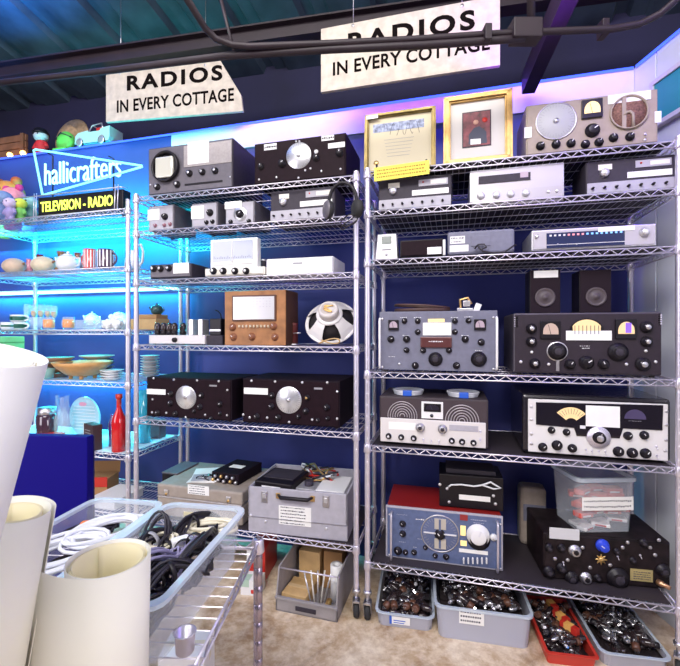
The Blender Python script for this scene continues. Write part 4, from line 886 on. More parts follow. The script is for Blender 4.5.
# container on the radio set
L = ony(*c1(262,75), it.o.y+.0); R = ony(*c1(536,82), it.o.y+.0); w = R.x-L.x; h = L.z-tz; l = .26
print('container', w, h)
w = .262; l = .22; h = .232; crz = .30; fl = ony(*c1(270,75), it.o.y); ex_ = Vector((math.cos(crz), math.sin(crz), 0)); ey_ = Vector((-math.sin(crz), math.cos(crz), 0))
cc_ = Vector((fl.x, fl.y, tz))+ex_*w/2+ey_*l/2
t = thing('clear_container', 'clear plastic container of red and white packets standing on the black radio set', 'storage box', cc_, crz)
openbox(t, w, l, h, clearp, clearrim, taper=.86, rim=.012)
x0, x1, z0, z1 = -w*.42, w*.42, h*.42, h*.66; yy = -l/2+.0035
lo = MB().box(x0, x1, yy-.001, yy, z0, z1).build('paper_tag', paper, t)
g = MB()
for k in range(2):
    x = x0+.01
    while x < x1-.012: wq = random.uniform(.003, .007); zz = z1-(z1-z0)*(.3+.42*k)+random.uniform(-.002, .002); g.box(x, x+wq, yy-.0016, yy-.0008, zz-.003, zz+.003); x += wq+.004
g.build('handwriting', ink, lo)
for k in range(21):
    px_ = (-.27+.27*(k % 3))*w+random.uniform(-.01, .01); py_ = random.uniform(-l*.32, -l*.05)
    r_ = crz+random.uniform(-.6, .6); mred = k >= 6
    tt = thing('small_packet', 'small red packet in the clear container on the black radio set' if mred else 'small white packet low in the clear container on the black radio set', 'packet', (*(cc_+ex_*px_+ey_*py_)[:2], tz+(.058+.023*((k-6)//3) if mred else .004+.014*(k % 3))), r_, 'red packets in the clear container' if mred else 'white packets in the clear container')
    MB().box(-.035, .035, -.02, .02, 0, .014 if not mred else .022, bev=.003).build('packet', mat('faded red', (.70,.13,.11), .5) if mred else white, tt); MB().box(-.02, .02, -.0205, -.0195, .003, .010).build('printed_strip', white if mred else red, tt)
# ---- bins of vacuum tubes on the floor
def tube_meshes():
    A = []
    for (r, h_, bs_, m1, m2) in ((.0145, .075, .022, black, tubeglass), (.011, .055, .010, tubeglass, tubesil), (.016, .085, .024, mat('brown base', (.12,.05,.03), .4), tubeglass), (.009, .045, .008, steel, tubeglass), (.013, .06, .02, black, tubesil)):
        b = MB().lathe([(r*.8, 0), (r, .002), (r, bs_), (r*.93, bs_+.001)], n=12, m=0).lathe([(r*.86, bs_), (r, bs_+(h_-bs_)*.3), (r, bs_+(h_-bs_)*.66), (r*.6, h_*.95), (0, h_)], n=12, m=1)
        for k in range(6): a = PI/3*k; b.tube([(r*.5*math.cos(a), r*.5*math.sin(a), .001), (r*.5*math.cos(a), r*.5*math.sin(a), -.009)], .0011, 4, m=2)
        b.lathe([(r*.62, h_*.90), (r*.55, h_*.945), (0, h_+.001)], n=12, m=2)
        A.append(b.mesh('vacuum_tube', [m1, m2, tubesil]))
    return A
TM = tube_meshes()
def fill(cx_, cy_, rz, w, l, z0, n, label, group, stufflabel, hill=.02, ts=1.0):
    """a heap of loose tubes: countable ones on top, uncountable ones below"""
    M = Matrix.Translation((cx_, cy_, 0)) @ Matrix.Rotation(rz, 4, 'Z'); b = MB()
    N = 14; v = []; f = []
    for i in range(N+1):
        for j in range(N+1):
            x = -w/2+w*i/N; y = -l/2+l*j/N; e_ = min(i, N-i, j, N-j); v.append(M @ Vector((x, y, z0-.012+random.uniform(-.008, .008)+(hill*.5 if e_ > 2 else 0))))
    for i in range(N):
        for j in range(N): f.append((i*(N+1)+j, (i+1)*(N+1)+j, (i+1)*(N+1)+j+1, i*(N+1)+j+1))
    vb = [M @ Vector((x, y, .006)) for x, y in ((-w/2, -l/2), (w/2, -l/2), (w/2, l/2), (-w/2, l/2))]
    b.add(v, f)
    q = [0, N*(N+1), (N+1)*(N+1)-1, N]; vv = [v[i] for i in q]+vb
    b.add(vv, [(0,1,5,4), (1,2,6,5), (2,3,7,6), (3,0,4,7), (4,5,6,7)])
    for k in range(46):
        p = M @ Vector((random.uniform(-.42, .42)*w, random.uniform(-.42, .42)*l, z0-.004)); d_ = Vector((random.uniform(-1,1), random.uniform(-1,1), random.uniform(-.3,.4))).normalized()
        b.lathe([(.008, -.03), (.012, -.02), (.012, .02), (0, .032)], p, d_, 8, m=1)
    o = b.build('tube_heap', [mat('dark tangle', (.02,.014,.016), .5), tubeglass]); tag(o, stufflabel, 'vacuum tubes'); o['kind'] = 'stuff'
    nx = max(2, int(math.sqrt(n*w/l))); ny = max(2, n//nx); c_ = 0
    for i in range(nx):
        for j in range(ny):
            x = w*(-.40+.80*(i+random.uniform(.2,.8))/nx); y = l*(-.42+.82*(j+random.uniform(.2,.8))/ny)
            me = random.choice(TM); o = bpy.data.objects.new('vacuum_tube', me); COL.objects.link(o)
            d_ = Vector((random.uniform(-1,1), random.uniform(-1,1), random.uniform(-.35,.5))).normalized()
            o.rotation_mode = 'QUATERNION'; o.rotation_quaternion = d_.to_track_quat('Z', 'Y'); o.location = M @ Vector((x, y, z0+.012+hill*.5+random.uniform(0, .010)))-d_*.03; o.scale = (ts,)*3
            tag(o, label, 'vacuum tube', group); c_ += 1
def floorbin(name, label, P, Q, htop, l, m, mr, taper=.92, rim=.012, r=.03):
    o_, rz, w = basepair(onz(*P, 0), onz(*Q, 0)); ey = Vector((-math.sin(rz), math.cos(rz), 0)); cpos = o_+ey*(l/2*taper)
    t = thing(name, label, 'storage bin', cpos, rz); W = w/taper
    h = (ray(*htop).z*((o_+ey*(-l*(1-taper)/2)-CAM).dot(ey)/ray(*htop).dot(ey))+CAM.z)
    print(name, tuple(round(a, 3) for a in o_), round(rz, 3), 'w', round(W, 3), 'h', round(h, 3))
    openbox(t, W, l, h, m, mr, taper, rim, r); return t, cpos, rz, W, h
t, cp_, rz, W, h = floorbin('clear_bin', 'clear plastic bin of vacuum tubes with a blue edged label, leftmost under the right rack', c2(54,274), c2(285,305), c2(56,222), .34, frosted, clearrim)
lx = -W*.2; MB().box(lx-.005, lx+.075, -.34*.5*.94-.0045, -.34*.5*.94-.003, h*.28, h*.78).build('paper_tag', paper, t); MB().box(lx-.014, lx-.004, -.34*.5*.94-.0048, -.34*.5*.94-.003, h*.26, h*.80).build('blue_tag_edge', bluep, t)
MB().box(lx+.004, lx+.055, -.34*.5*.94-.0052, -.34*.5*.94-.0044, h*.50, h*.56).box(lx+.004, lx+.050, -.34*.5*.94-.0052, -.34*.5*.94-.0044, h*.36, h*.41).build('tag_print', bluep, t)
fill(cp_.x, cp_.y, rz, W*.86, .30, h*.72, 50, 'loose vacuum tube in the leftmost clear bin under the right rack', 'vacuum tubes in the leftmost clear bin', 'uncountable lower layer of vacuum tubes in the leftmost clear bin under the right rack')
t, cp_, rz, W, h = floorbin('clear_bin', 'wide clear bin of vacuum tubes with a handwritten tag, left of the red bin', c2(312,326), c2(700,381), c2(290,192), .32, frosted, clearrim)
lx = -W*.12; lo = MB().box(lx-.05, lx+.05, -.32*.5*.95-.005, -.32*.5*.95-.0035, h*.55, h*1.0).build('paper_tag', paper, t)
g = MB()
for k in range(3):
    x = lx-.044
    while x < lx+.036: wq = random.uniform(.004, .008); g.box(x, x+wq, -.32*.5*.95-.0056, -.32*.5*.95-.0048, h*(.88-.13*k), h*(.93-.13*k)); x += wq+.003
g.build('handwriting', ink, lo)
fill(cp_.x, cp_.y, rz, W*.86, .27, h*.76, 64, 'loose vacuum tube in the wide clear bin under the right rack', 'vacuum tubes in the wide clear bin', 'uncountable lower layer of vacuum tubes in the wide clear bin under the right rack')
redb = mat('red plastic bin', (.58, .045, .03), .4)
t, cp_, rz, W, h = floorbin('red_bin', 'narrow red plastic bin of small vacuum tubes on the floor', c3(118,395), c3(318,420), c3(105,350), .36, redb, redb, taper=.9, rim=.012, r=.01)
fill(cp_.x, cp_.y, rz, W*.80, .31, h*.62, 52, 'loose small vacuum tube in the red bin', 'vacuum tubes in the red bin', 'uncountable lower layer of vacuum tubes in the red bin', ts=.85)
ey = Vector((-math.sin(rz), math.cos(rz), 0)); ex = Vector((math.cos(rz), math.sin(rz), 0))
for k, (u, v_, r_) in enumerate(((.10, .0, .5), (.16, -.06, .7), (.02, .08, .3))):
    p = cp_+ex*W*u+ey*v_; tt = thing('tube_carton', ('small red and orange tube carton in the middle of the red bin', 'small red tube carton nearest the front of the red bin', 'small red tube carton towards the back of the red bin')[k], 'box', (p.x, p.y, h*.62+.036), rz+PI/2+r_)
    MB().box(-.035, .035, -.013, .013, 0, .026, bev=.001).build('box', red, tt); MB().box(-.012, .018, -.0135, .0135, -.0004, .0266).build('printed_band', mat('orange band', (.85,.45,.12), .5), tt)
t, cp_, rz, W, h = floorbin('clear_bin', 'clear plastic bin of vacuum tubes at the right, beside the red bin', c3(350,405), c3(632,440), c3(330,350), .42, frosted, clearrim)
fill(cp_.x, cp_.y, rz, W*.86, .37, h*.78, 72, 'loose vacuum tube in the clear bin right of the red bin', 'vacuum tubes in the clear bin right of the red bin', 'uncountable lower layer of vacuum tubes in the clear bin right of the red bin', ts=.9)
# ================================================================== HANGING SIGNS
sgn = mat('weathered white sign board', (.56, .50, .43), .7, var=.16, vs=22)
sgnink = mat('black sign paint', (.006,.004,.004), .8, spec=.05)
def hsign(label, o_, rz, poly, l1_, l2_, wires):
    it = Item('hanging_sign', label, 'sign', o_, rz)
    P = [it.loc(p) for p in poly]; MB().prism(P, 0, .018).build('board', sgn, it.root)
    for s_, (tl, br) in (('RADIOS', l1_), ('IN EVERY COTTAGE', l2_)):
        x0, z1 = it.loc(tl[0]); x0b, z0 = it.loc(tl[1]); x1, _ = it.loc(br)
        text('lettering', s_, sgnink, it.root, x0, x1, z0, z1, 0, t=.0015, off=.035 if s_ == 'RADIOS' else .022, space=1.25 if s_ == 'RADIOS' else 1.05)
    for px_ in wires:
        x, z = it.loc(px_); MB().tube([(x, .008, z-.01), (x, .008, z+.5)], .002, 6).build('hanging_wire', steel, it.root); MB().lathe([(.008, 0), (.008, .006), (0, .006)], (x, .004, z-.012), (0,-1,0), 12).build('eye_bolt', steel, it.root)
    return it
o1 = PD(106, 122, 2.62); o1b = PD(243, 111, 2.46)
hsign('white hanging board lettered in black with its right end cut slanting, the left one', o1, math.atan2((o1b-o1).y, (o1b-o1).x), [(106,122), (243,111), (241,95), (220,60), (106,72)], (((127,76), (127,91)), (222.5,75)), (((117,100.5), (117,113)), (234,95)), [(120,72), (205,63)])
o2 = PD(321, 92, 2.05)
hsign('rectangular white hanging board lettered in black behind the dark pipes, the right one', o2, 0, [(321,92), (500,65), (500,-5), (321,29)], (((348,33.5), (348,52)), (475,20)), (((333,62.5), (333,76)), (490,46)), [(353,23), (462,3)])
# ================================================================== LEFT RACK
def onC(px, k, y): p = ony(px, 300, y); return Vector((p.x, y, zC[k]))
neon = mat('pale cyan neon', (.1,.4,.5), .3, emit=(.25,.85,1), es=1.5)
neong = mat('green white neon', (.1,.4,.35), .3, emit=(.50,1,.90), es=1.7)
neony = mat('yellow neon', (.9,1,.2), .3, emit=(.75,1,.06), es=1.2)
ns = Item('neon_sign', 'glowing pennant shaped neon sign on a black lettered base, top shelf of the left rack', 'neon sign', Vector((ony(82, 200, .10).x, .10, zC[0])))
P = [ns.loc(p) for p in ((35.5,150), (146,167), (44.5,196))]
pts = []
for i in range(3):
    a = Vector(P[i]); b_ = Vector(P[(i+1) % 3]); pts += [a.lerp(b_, t) for t in (.02, .35, .65, .98)]
MB().tube([(p[0], -.012, p[1]) for p in pts], .006, 8, closed=True).build('pennant_outline', neon, ns.root)
for q in (51, 112):
    x, z = ns.loc((q, 196)); x2, z2 = ns.loc((q, 155 if q == 51 else 158)); MB().tube([(x, .012, z), (x, .012, z2), (x-.02, -.004, z2+.012)], .004, 6).build('support_rod', black, ns.root)
x0, z1 = ns.loc((46, 164)); _, z0 = ns.loc((46, 186)); x1, _ = ns.loc((122, 170))
text('neon_lettering', 'hallicrafters', neong, ns.root, x0, x1, z0, z1, -.004, t=.008, off=-.006)
xa, za = ns.loc((38, 212)); xb, zb_ = ns.loc((123, 193)); za = .020; _, zb_ = ns.loc((38, 198))
MB().box(xa, xb, 0, .06, za, zb_, bev=.004).build('base_box', black, ns.root)
xt, _ = ns.loc((41, 200)); xu, _ = ns.loc((113, 200))
text('base_lettering', 'TELEVISION - RADIO', neony, ns.root, xt, xu, za+(zb_-za)*.30, za+(zb_-za)*.78, 0, t=.004, off=.010)
rl = MB()
for z in (.028, zb_+.004): rl.tube([(xa-.28, -.02, z+.0), (xb, -.02, z), (xb+.012, -.01, z), (xb+.014, .02, z)], .0032, 6)
for x in (xa-.01, xa+.008, xb-.04, xb-.02): rl.tube([(x, -.02, 0.0), (x+.006, -.02, zb_+.02)], .003, 6)
rl.build('wire_guard', chrome, ns.root)
for x in (xa+.02, xb-.02): MB().lathe([(.012, 0), (.012, za+.001), (0, za+.001)], n=12).build('foot', rubber, ns.root, (x, .03, 0))
# toys on the ledge and the left of the top shelf
def doll(name, label, cat, base, s, mats, rz=0, ears=False, cap=None):
    t = thing(name, label, cat, base, rz); t['label'] = label
    MB().ball((0, 0, .36*s), .24*s, sc=(1, .8, 1.3)).lathe([(.1*s, 0), (.12*s, .1*s), (.09*s, .2*s)], (-.11*s, 0, 0)).lathe([(.1*s, 0), (.12*s, .1*s), (.09*s, .2*s)], (.11*s, 0, 0)).tube([(-.2*s, 0, .5*s), (-.34*s, -.03*s, .3*s)], [.09*s, .07*s], 8).tube([(.2*s, 0, .5*s), (.34*s, -.03*s, .3*s)], [.09*s, .07*s], 8).build('body', mats[0], t)
    h_ = MB().ball((0, 0, .78*s), .25*s, sc=(1.15, 1, .9)).build('head', mats[1], t)
    MB().ball((-.09*s, -.22*s, .80*s), .035*s, n=8).ball((.09*s, -.22*s, .80*s), .035*s, n=8).build('eyes', ink, h_)
    if ears:
        for sx in (-1, 1): MB().ball((sx*.2*s, 0, .98*s), .09*s, n=10).build('ear', mats[0], h_)
    if cap: MB().lathe([(.28*s, .84*s), (.30*s, .88*s), (.28*s, .92*s), (.2*s, 1.05*s), (0, 1.1*s)], n=20).build('band', cap, h_)
    return t
P_ = lambda n, c_, **k: mat(n, c_, .7, var=.2, vs=40, **k)
def ledge(px, y=WY+.08): p = ony(px, 130, y); return Vector((p.x, y, ZT))
doll('bobblehead', 'toy figure with a dark headband and a red body standing on the wall ledge', 'toy', ledge(41, WY+.03), .185, (P_('toy red', (.6,.02,.03)), P_('toy grey head', (.45,.5,.6))), cap=black)
p = ledge(72, WY+.13)
t = thing('straw_hat', 'large tan straw hat propped on the wall ledge behind the green toy helmet', 'hat', p)
MB().lathe([(.155, 0), (.15, .006), (.08, .012), (.075, .05), (.0, .058)], (0, .0, .155*math.cos(.15)), (0, -1, .15), 36).build('brim', mat('tan straw', (.42,.28,.15), .8, var=.3, vs=40), t)
p = ledge(66, WY+.04)
t = thing('toy_helmet', 'bright green toy helmet standing on the wall ledge between the bobblehead and the toy car', 'cap', p)
MB().ball((0, 0, .078), .075, sc=(1.0, .6, 1.05)).build('crown', mat('lime green cloth', (.12,.62,.10), .6), t); MB().box(-.06, .06, -.06, -.03, .0, .018, bev=.006).build('visor', mat('lime green cloth', (.12,.62,.10), .6), t); MB().tube([(-.07, -.02, .10), (0, -.045, .13), (.07, -.02, .10)], .004, 6).build('trim_cord', darkgrey, t)
# toy car with a swept roof
p = ledge(100, WY+.055); s = .30
t = thing('toy_car', 'pale blue toy car with an open top and long tail on the wall ledge', 'toy car', p)
cb = mat('pale blue toy paint', (.45,.68,.74), .3, coat=.6)
MB().prism([(-.5*s, .08*s), (-.48*s, .26*s), (-.40*s, .33*s), (-.12*s, .36*s), (-.1*s, .32*s), (.22*s, .32*s), (.25*s, .37*s), (.5*s, .40*s), (.5*s, .16*s), (.46*s, .07*s)], -.07, .05).build('car_body', cb, t)
MB().tube([(-.14*s, -.055, .34*s), (-.05*s, -.05, .50*s), (.22*s, -.05, .52*s), (.26*s, -.05, .36*s)], .004, 6).tube([(-.14*s, .035, .34*s), (-.05*s, .03, .50*s)], .004, 6).tube([(-.05*s, -.05, .50*s), (-.05*s, .03, .50*s)], .004, 6).build('windscreen_frame', chrome, t)
MB().box(.05*s, .22*s, -.05, .03, .30*s, .44*s, bev=.006).build('seat', red, t)
for x in (-.34*s, .28*s):
    for y in (-.072, .045): w_ = MB().lathe([(.028, 0), (.028, .012), (.018, .014), (.016, .014), (0, .014)], (0,0,0), (0,-1,0), 18, ms=[0,1,1,1]).build('wheel', [rubber, chrome], t, (x, y+.007, .028))
MB().box(-.52*s, -.49*s, -.06, .04, .09*s, .13*s, bev=.002).build('bumper', chrome, t)
for (px_, sc_, cols, nm, lab, y_) in (
    (8, .26, ((.55,.12,.03), (.7,.3,.06)), 'plush_toy', 'orange and brown plush figure, topmost of the toys at the left edge', .30),):
    b_ = onC(px_, 0, y_+.06); doll(nm, lab, 'toy', b_, sc_*1.5, (P_('toy '+nm+lab[:6], cols[0]), P_('toyh '+lab[:6], cols[1])), ears=True)
for (px_, sc_, c_, lab, y_, ears) in ((13, .20, ((.65,.05,.25), (.85,.30,.35)), 'pink plush toy sitting left of the neon sign', .20, True), (27, .17, ((.45,.03,.30), (.55,.05,.35)), 'magenta plush toy close to the left tip of the neon sign', .36, True),
                                 (20, .105, ((.15,.45,.1), (.62,.75,.08)), 'small lime green toy figure in front of the magenta plush toy', .07, False), (3, .15, ((.10,.16,.35), (.18,.28,.5)), 'blue grey toy figure at the left edge of the top shelf', .08, False), (30, .13, ((.12,.3,.32), (.3,.6,.6)), 'teal toy figure beside the left tip of the neon sign', .14, False),
                                 (10, .10, ((.3,.25,.5), (.6,.5,.75)), 'lilac toy figure in front of the pink plush toy', .03, False)):
    doll('plush_toy' if ears else 'toy_figure', lab, 'toy', onC(px_, 0, y_), sc_*1.35, (P_('toy b '+lab[:9], c_[0]), P_('toy h '+lab[:9], c_[1])), ears=ears)
t = thing('wooden_crate', 'brown wooden crate side with pale boards at the far left of the wall ledge', 'crate', ledge(10, WY+.10))
for k in range(4): MB().box(-.30, .16, 0, .02, .012+.055*k, .062+.055*k, bev=.003).build('board', mat('brown crate wood', (.22,.10,.05), .7, var=.3, vs=10), t)
for x in (-.24, .12): MB().box(x, x+.03, -.015, 0, 0, .23, bev=.002).build('batten', mat('brown crate wood', (.22,.10,.05), .7), t)
for k, q in enumerate((10, 23)):
    p = ledge(q, WY+.05); tt = thing('small_lamp', ('small glowing orange lamp left on the ledge before the crate', 'small glowing orange lamp right on the ledge before the crate')[k], 'lamp', p)
    MB().lathe([(.018, 0), (.016, .012), (.008, .018), (.008, .035)], n=14).build('base', brass, tt); MB().ball((0, 0, .052), .020, n=12).build('bulb', mat('orange bulb', (1,.6,.2), .3, emit=(1,.45,.12), es=6), tt)
# ---- second shelf
def gourd(px_, lab, c_, w_):
    t = thing('gourd', lab, 'gourd', onC(px_, 1, .07)); MB().ball((0, 0, .047), .047, n=24, sc=(w_, 1.1, 1)).build('body', mat('tan gourd'+lab[:5], c_, .6, var=.2, vs=20), t); MB().tube([(w_*.046, 0, .055), (w_*.046+.012, 0, .065)], [.008, .004], 6).build('stem', wood, t)
gourd(14, 'pale brown oval gourd at the left end of the second shelf', (.58,.45,.34), 1.6); gourd(43, 'cream ribbed round gourd next to the white teapot', (.66,.58,.42), 1.6)
ceram = mat('white ceramic', (.80,.82,.84), .2, coat=.6)
def mug(px_, k, y, r, h_, label, m, stripes=None, handle=-1, n_='mug', cat='mug', group=None):
    t = thing(n_, label, cat, onC(px_, k, y), group=group); MB().lathe([(r*.85, 0), (r, .01), (r, h_), (r*.9, h_), (r*.88, .008), (0, .008)], n=28).build('cup', m, t)
    if handle: MB().tube([(handle*r*.95+handle*r*.75*math.sin(a), 0, h_*.52+h_*.3*math.cos(a)) for a in [PI*j/10 for j in range(11)]], r*.13, 8).build('handle', m, t)
    if stripes:
        b = MB()
        if stripes[1] == 'v':
            for j in range(14): a = 2*PI*j/14; M = Matrix.Rotation(a, 4, 'Z'); b.box(-r*.1, r*.1, -r*1.012, -r*.98, h_*.1, h_*.95, M=M)
        else:
            for z_ in stripes[2]: b.lathe([(r*1.0, z_*h_-.006), (r*1.015, z_*h_-.005), (r*1.015, z_*h_+.005), (r*1.0, z_*h_+.006), (r*1.0, z_*h_-.006)], n=28)
        b.build('stripes', stripes[0], t)
    return t
def pot(px_, k, y, r, label, m, n_='teapot', z=None):
    o_ = onC(px_, k, y)
    if z: o_.z = z
    t = thing(n_, label, n_.replace('_', ' '), o_); MB().lathe([(r*.6, 0), (r*.95, r*.4), (r, r*.8), (r*.8, r*1.3), (r*.45, r*1.5)], n=28).build('body', m, t)
    MB().lathe([(r*.5, r*1.48), (r*.35, r*1.62), (.0, r*1.7)], n=24).ball((0, 0, r*1.78), r*.14, n=10).build('lid', m, t)
    MB().tube([(-r*.8, 0, r*.6), (-r*1.3, 0, r*.9), (-r*1.5, 0, r*1.4)], [r*.2, r*.14, r*.10], 10).build('spout', m, t)
    MB().tube([(r*.8, 0, r*1.2), (r*1.35, 0, r*1.2), (r*1.35, 0, r*.6), (r*.85, 0, r*.4)], r*.09, 8).build('handle', m, t); return t
pot(68, 1, .08, .062, 'round white teapot in the middle of the second shelf of the left rack', ceram)
mug(90, 1, .06, .034, .115, 'tall red mug with white stripes beside the white teapot', mat('red glaze', (.60,.04,.03), .25, coat=.6), (ceram, 'v'))
mug(106, 1, .06, .042, .108, 'dark mug with pale vertical stripes, second shelf of the left rack', mat('dark glaze', (.07,.03,.07), .25, coat=.6), (ceram, 'v'), 1)
for px_, r_, h_, lab, c_, y in ((40, .032, .14, 'dark red jar behind the cream gourd', (.20,.02,.04), .22), (50, .030, .12, 'black jar behind the cream gourd and the teapot', (.03,.02,.03), .24), (29, .022, .11, 'pink little vase between the two gourds', (.65,.25,.32), .19), (62, .040, .165, 'brown patterned vase behind the white teapot', (.28,.13,.06), .28), (78, .03, .145, 'rust coloured vase behind the right side of the teapot', (.35,.12,.08), .26)):
    t = thing('vase' if 'vase' in lab else 'jar', lab, 'vase' if 'vase' in lab else 'jar', onC(px_, 1, y)); MB().lathe([(r_*.7, 0), (r_, h_*.3), (r_, h_*.6), (r_*.6, h_*.85), (r_*.75, h_), (r_*.6, h_), (r_*.5, h_*.85), (0, h_*.8)], n=20).build('body', mat('glaze '+lab[:8], c_, .25, var=.5, vs=30, coat=.5), t)
t = thing('swan_jug', 'white jug with a tall curved handle behind the posts of the left rack', 'jug', onC(133, 1, .16))
MB().lathe([(.025, 0), (.045, .03), (.042, .07), (.02, .10), (.026, .115)], n=20).build('body', ceram, t); MB().tube([(.035, 0, .02), (.065, 0, .05), (.07, 0, .11), (.055, 0, .15), (.03, 0, .14)], .007, 8).build('handle', ceram, t)
# cyan light bar under the second shelf
t = thing('light_bar', 'long glowing cyan light bar on the wall under the second shelf, left rack', 'lamp', (-2.18, WY-.016, HC[1]-.05))
cy_em = mat('cyan white tube light', (.8,1,1), .4, emit=(.22,.80,1), es=4)
MB().box(-.95, .88, -.012, .012, -.012, .005, bev=.003).build('diffuser', cy_em, t); MB().box(-.955, .885, -.015, .0155, .005, .0148, bev=.001).build('housing', white, t)
# ---- third shelf
mug(8, 2, .05, .036, .045, 'white cup with a dark green band at the left edge of the third shelf', ceram, (mat('dark green glaze', (.02,.14,.10), .3), 'h', (.5,)))
amb = mat('amber drink glass', (1,.30,.01), .15)
for px_, lab in ((49, 'amber filled glass cup, the left one of the two'), (68.5, 'amber filled glass cup, the right one of the two')):
    t = mug(px_, 2, .05, .030, .072, lab, glassm, None, -1, 'glass_cup', 'glass'); MB().lathe([(.022, .010), (.0292, .014), (.0292, .058), (0, .058)], n=24).build('amber_liquid', amb, t)
def stackmug(px_, z, lab):
    t = mug(px_, 2, .10, .045, .045, lab, ceram, (mat('dark green glaze', (.02,.14,.10), .3), 'h', (.35, .5, .65)), 1); t.location.z += z
stackmug(19, 0, 'white mug with a dark green band, lower one of the stack on the third shelf'); stackmug(19, .046, 'white mug with a dark green band, upper one of the stack on the third shelf')
t = thing('glass_bowl', 'clear glass bowl left of the amber cups', 'bowl', onC(36, 2, .09)); MB().lathe([(.02, 0), (.025, .004), (.038, .04), (.042, .075), (.040, .075), (.035, .04), (0, .01)], n=24).build('bowl', glassm, t)
for k, (px_, h_) in enumerate(((27, .17), (34, .165), (41, .165), (48, .16), (54, .155))):
    lab = ('clear stemmed glass nearest the left', 'stemmed glass with an orange tint beside the leftmost one', 'stemmed glass with an orange tint in the middle of the row', 'stemmed glass with an orange tint, second from the right', 'clear stemmed glass at the right end of the row')[k]+' behind the amber cups'
    t = thing('stemmed_glass', lab, 'glass', onC(px_, 2, .28), group=None); MB().lathe([(.022, 0), (.022, .003), (.004, .006), (.004, h_*.45), (.018, h_*.6), (.021, h_*.8), (.019, h_), (.017, h_), (.018, h_*.8), (0, h_*.5)], n=20).build('glass', glassm, t)
    MB().lathe([(.004, h_*.50), (.0165, h_*.62), (.0175, h_*.76), (0, h_*.76)], n=16).build('drink', mat('orange tint', (.75,.38,.22), .3) if k else glassm, t)
for k, px_ in enumerate((80, 90, 99)):
    mug(px_, 2, (.06, .10, .07)[k], .028, .055, ('small clear cup right of the amber cups', 'small clear cup, second right of the amber cups', 'small clear cup third right of the amber cups')[k], glassm, None, 1, 'glass_cup', 'glass')
pot(92, 2, .26, .045, 'small white creamer standing behind the clear cups on the third shelf', ceram, 'creamer', zC[2]+.028); 
t = thing('glass_block', 'low clear glass dish carrying the white creamer', 'dish', onC(92, 2, .26)); MB().lathe([(.05, 0), (.05, .026), (0, .026)], n=24).build('dish', glassm, t)
for k, (px_, y, r_, z_) in enumerate(((108, .08, .030, 0), (117, .10, .034, 0), (113, .20, .032, 0), (123, .18, .036, 0), (119, .28, .055, 0))):
    t = thing('white_shell', ('white shell at the front left of the shell group', 'white shell at the front right of the shell group beside the rack post', 'middle white shell of the group', 'white shell against the rack post', 'largest white shell at the back of the group')[k], 'shell', onC(px_, 2, y)); b = MB().ball((0, 0, r_), r_, n=12, sc=(1.1, .9, 1))
    for j in range(5): b.ball((r_*.8*math.cos(j*1.25), -r_*.4, r_+r_*.7*math.sin(j*1.25)), r_*.35, n=8)
    b.build('shell', ceram, t)
t = thing('wooden_box', 'pale wooden box behind the post on the third shelf, under the dark teapot', 'box', onC(150, 2, .24)); MB().box(-.09, .09, -.06, .06, 0, .062, bev=.003).build('box', kraft, t); MB().box(-.045, .085, -.05, .05, .062, .088, bev=.003).build('lid', mat('brown box lid', (.45,.25,.10), .6), t)
pot(157, 2, .24, .036, 'little dark green teapot on the wooden box', mat('dark green pot', (.06,.12,.12), .3, .3), z=zC[2]+.089)
# ---- fourth shelf
t = thing('wooden_bowl', 'wide shallow wooden bowl on little feet, fourth shelf of the left rack', 'bowl', onC(83, 3, .10))
wb = mat('honey wood', (.62,.33,.12), .45, var=.25, vs=12)
b = MB(); b.lathe([(.06, .018), (.09, .03), (.14, .075), (.155, .098), (.148, .098), (.13, .075), (.08, .038), (0, .032)], n=40); b.build('bowl', wb, t)
for a in (.6, 2.2, 3.8, 5.4): MB().lathe([(.010, 0), (.012, .026), (0, .026)], n=10).build('foot', wb, t, (.06*math.cos(a), .06*math.sin(a), 0))
def plates(px_, k, y, r, n, label, m, dz=.012, grp=None, names='plate'):
    for j in range(n):
        o_ = onC(px_, k, y); o_.z += j*dz
        t = thing(names, label[j], 'plate', o_, group=grp); MB().lathe([(r*.6, 0), (r*.62, .002), (r, dz*.85), (r, dz*.98), (r*.6, .006), (0, .006)], n=36).build('dish', m[j % len(m)], t)
plates(112, 3, .10, .062, 4, ['white plate at the bottom of the short stack right of the wooden bowl', 'second white plate from the bottom right of the wooden bowl', 'third white plate from the bottom right of the wooden bowl', 'top white plate of the short stack right of the wooden bowl'], [ceram], .014)
brn = mat('dark brown glaze', (.10,.045,.03), .35, coat=.4)
plates(58, 3, .12, .085, 4, ['dark bowl at the bottom of the stack left of the wooden bowl', 'tan bowl second in the stack left of the wooden bowl', 'dark bowl third in the stack left of the wooden bowl', 'tan top bowl of the stack left of the wooden bowl'], [brn, mat('tan glaze', (.35,.22,.14), .4)], .030, names='bowl')
plates(97, 3, .33, .10, 5, ['dark plate at the bottom of the stack behind the wooden bowl', 'second dark plate behind the wooden bowl', 'third dark plate behind the wooden bowl', 'fourth dark plate behind the wooden bowl', 'pale top plate of the stack behind the wooden bowl'], [brn, brn, brn, brn, mat('cream glaze', (.7,.62,.5), .4)], .024)
t = thing('teal_glass', 'teal glass dish at the left of the stacked dark bowls', 'dish', onC(47, 3, .04)); MB().lathe([(.03, 0), (.035, .01), (.045, .06), (.042, .06), (.032, .012), (0, .01)], n=24).build('dish', mat('teal glass', (.30,.62,.60), .15, alpha=.6, coat=1), t)
t = thing('green_box', 'pale green box at the left edge, behind the tall white roll', 'box', onC(-6, 3, .15)); MB().box(-.12, .10, -.05, .12, 0, .24, bev=.003).build('box', mat('pale green box', (.38,.62,.22), .6), t); MB().box(-.122, .102, -.052, .122, .20, .205).build('lid_edge', mat('dark green edge', (.15,.3,.08), .6), t)
gpl = mat('grey stoneware', (.42,.40,.42), .4)
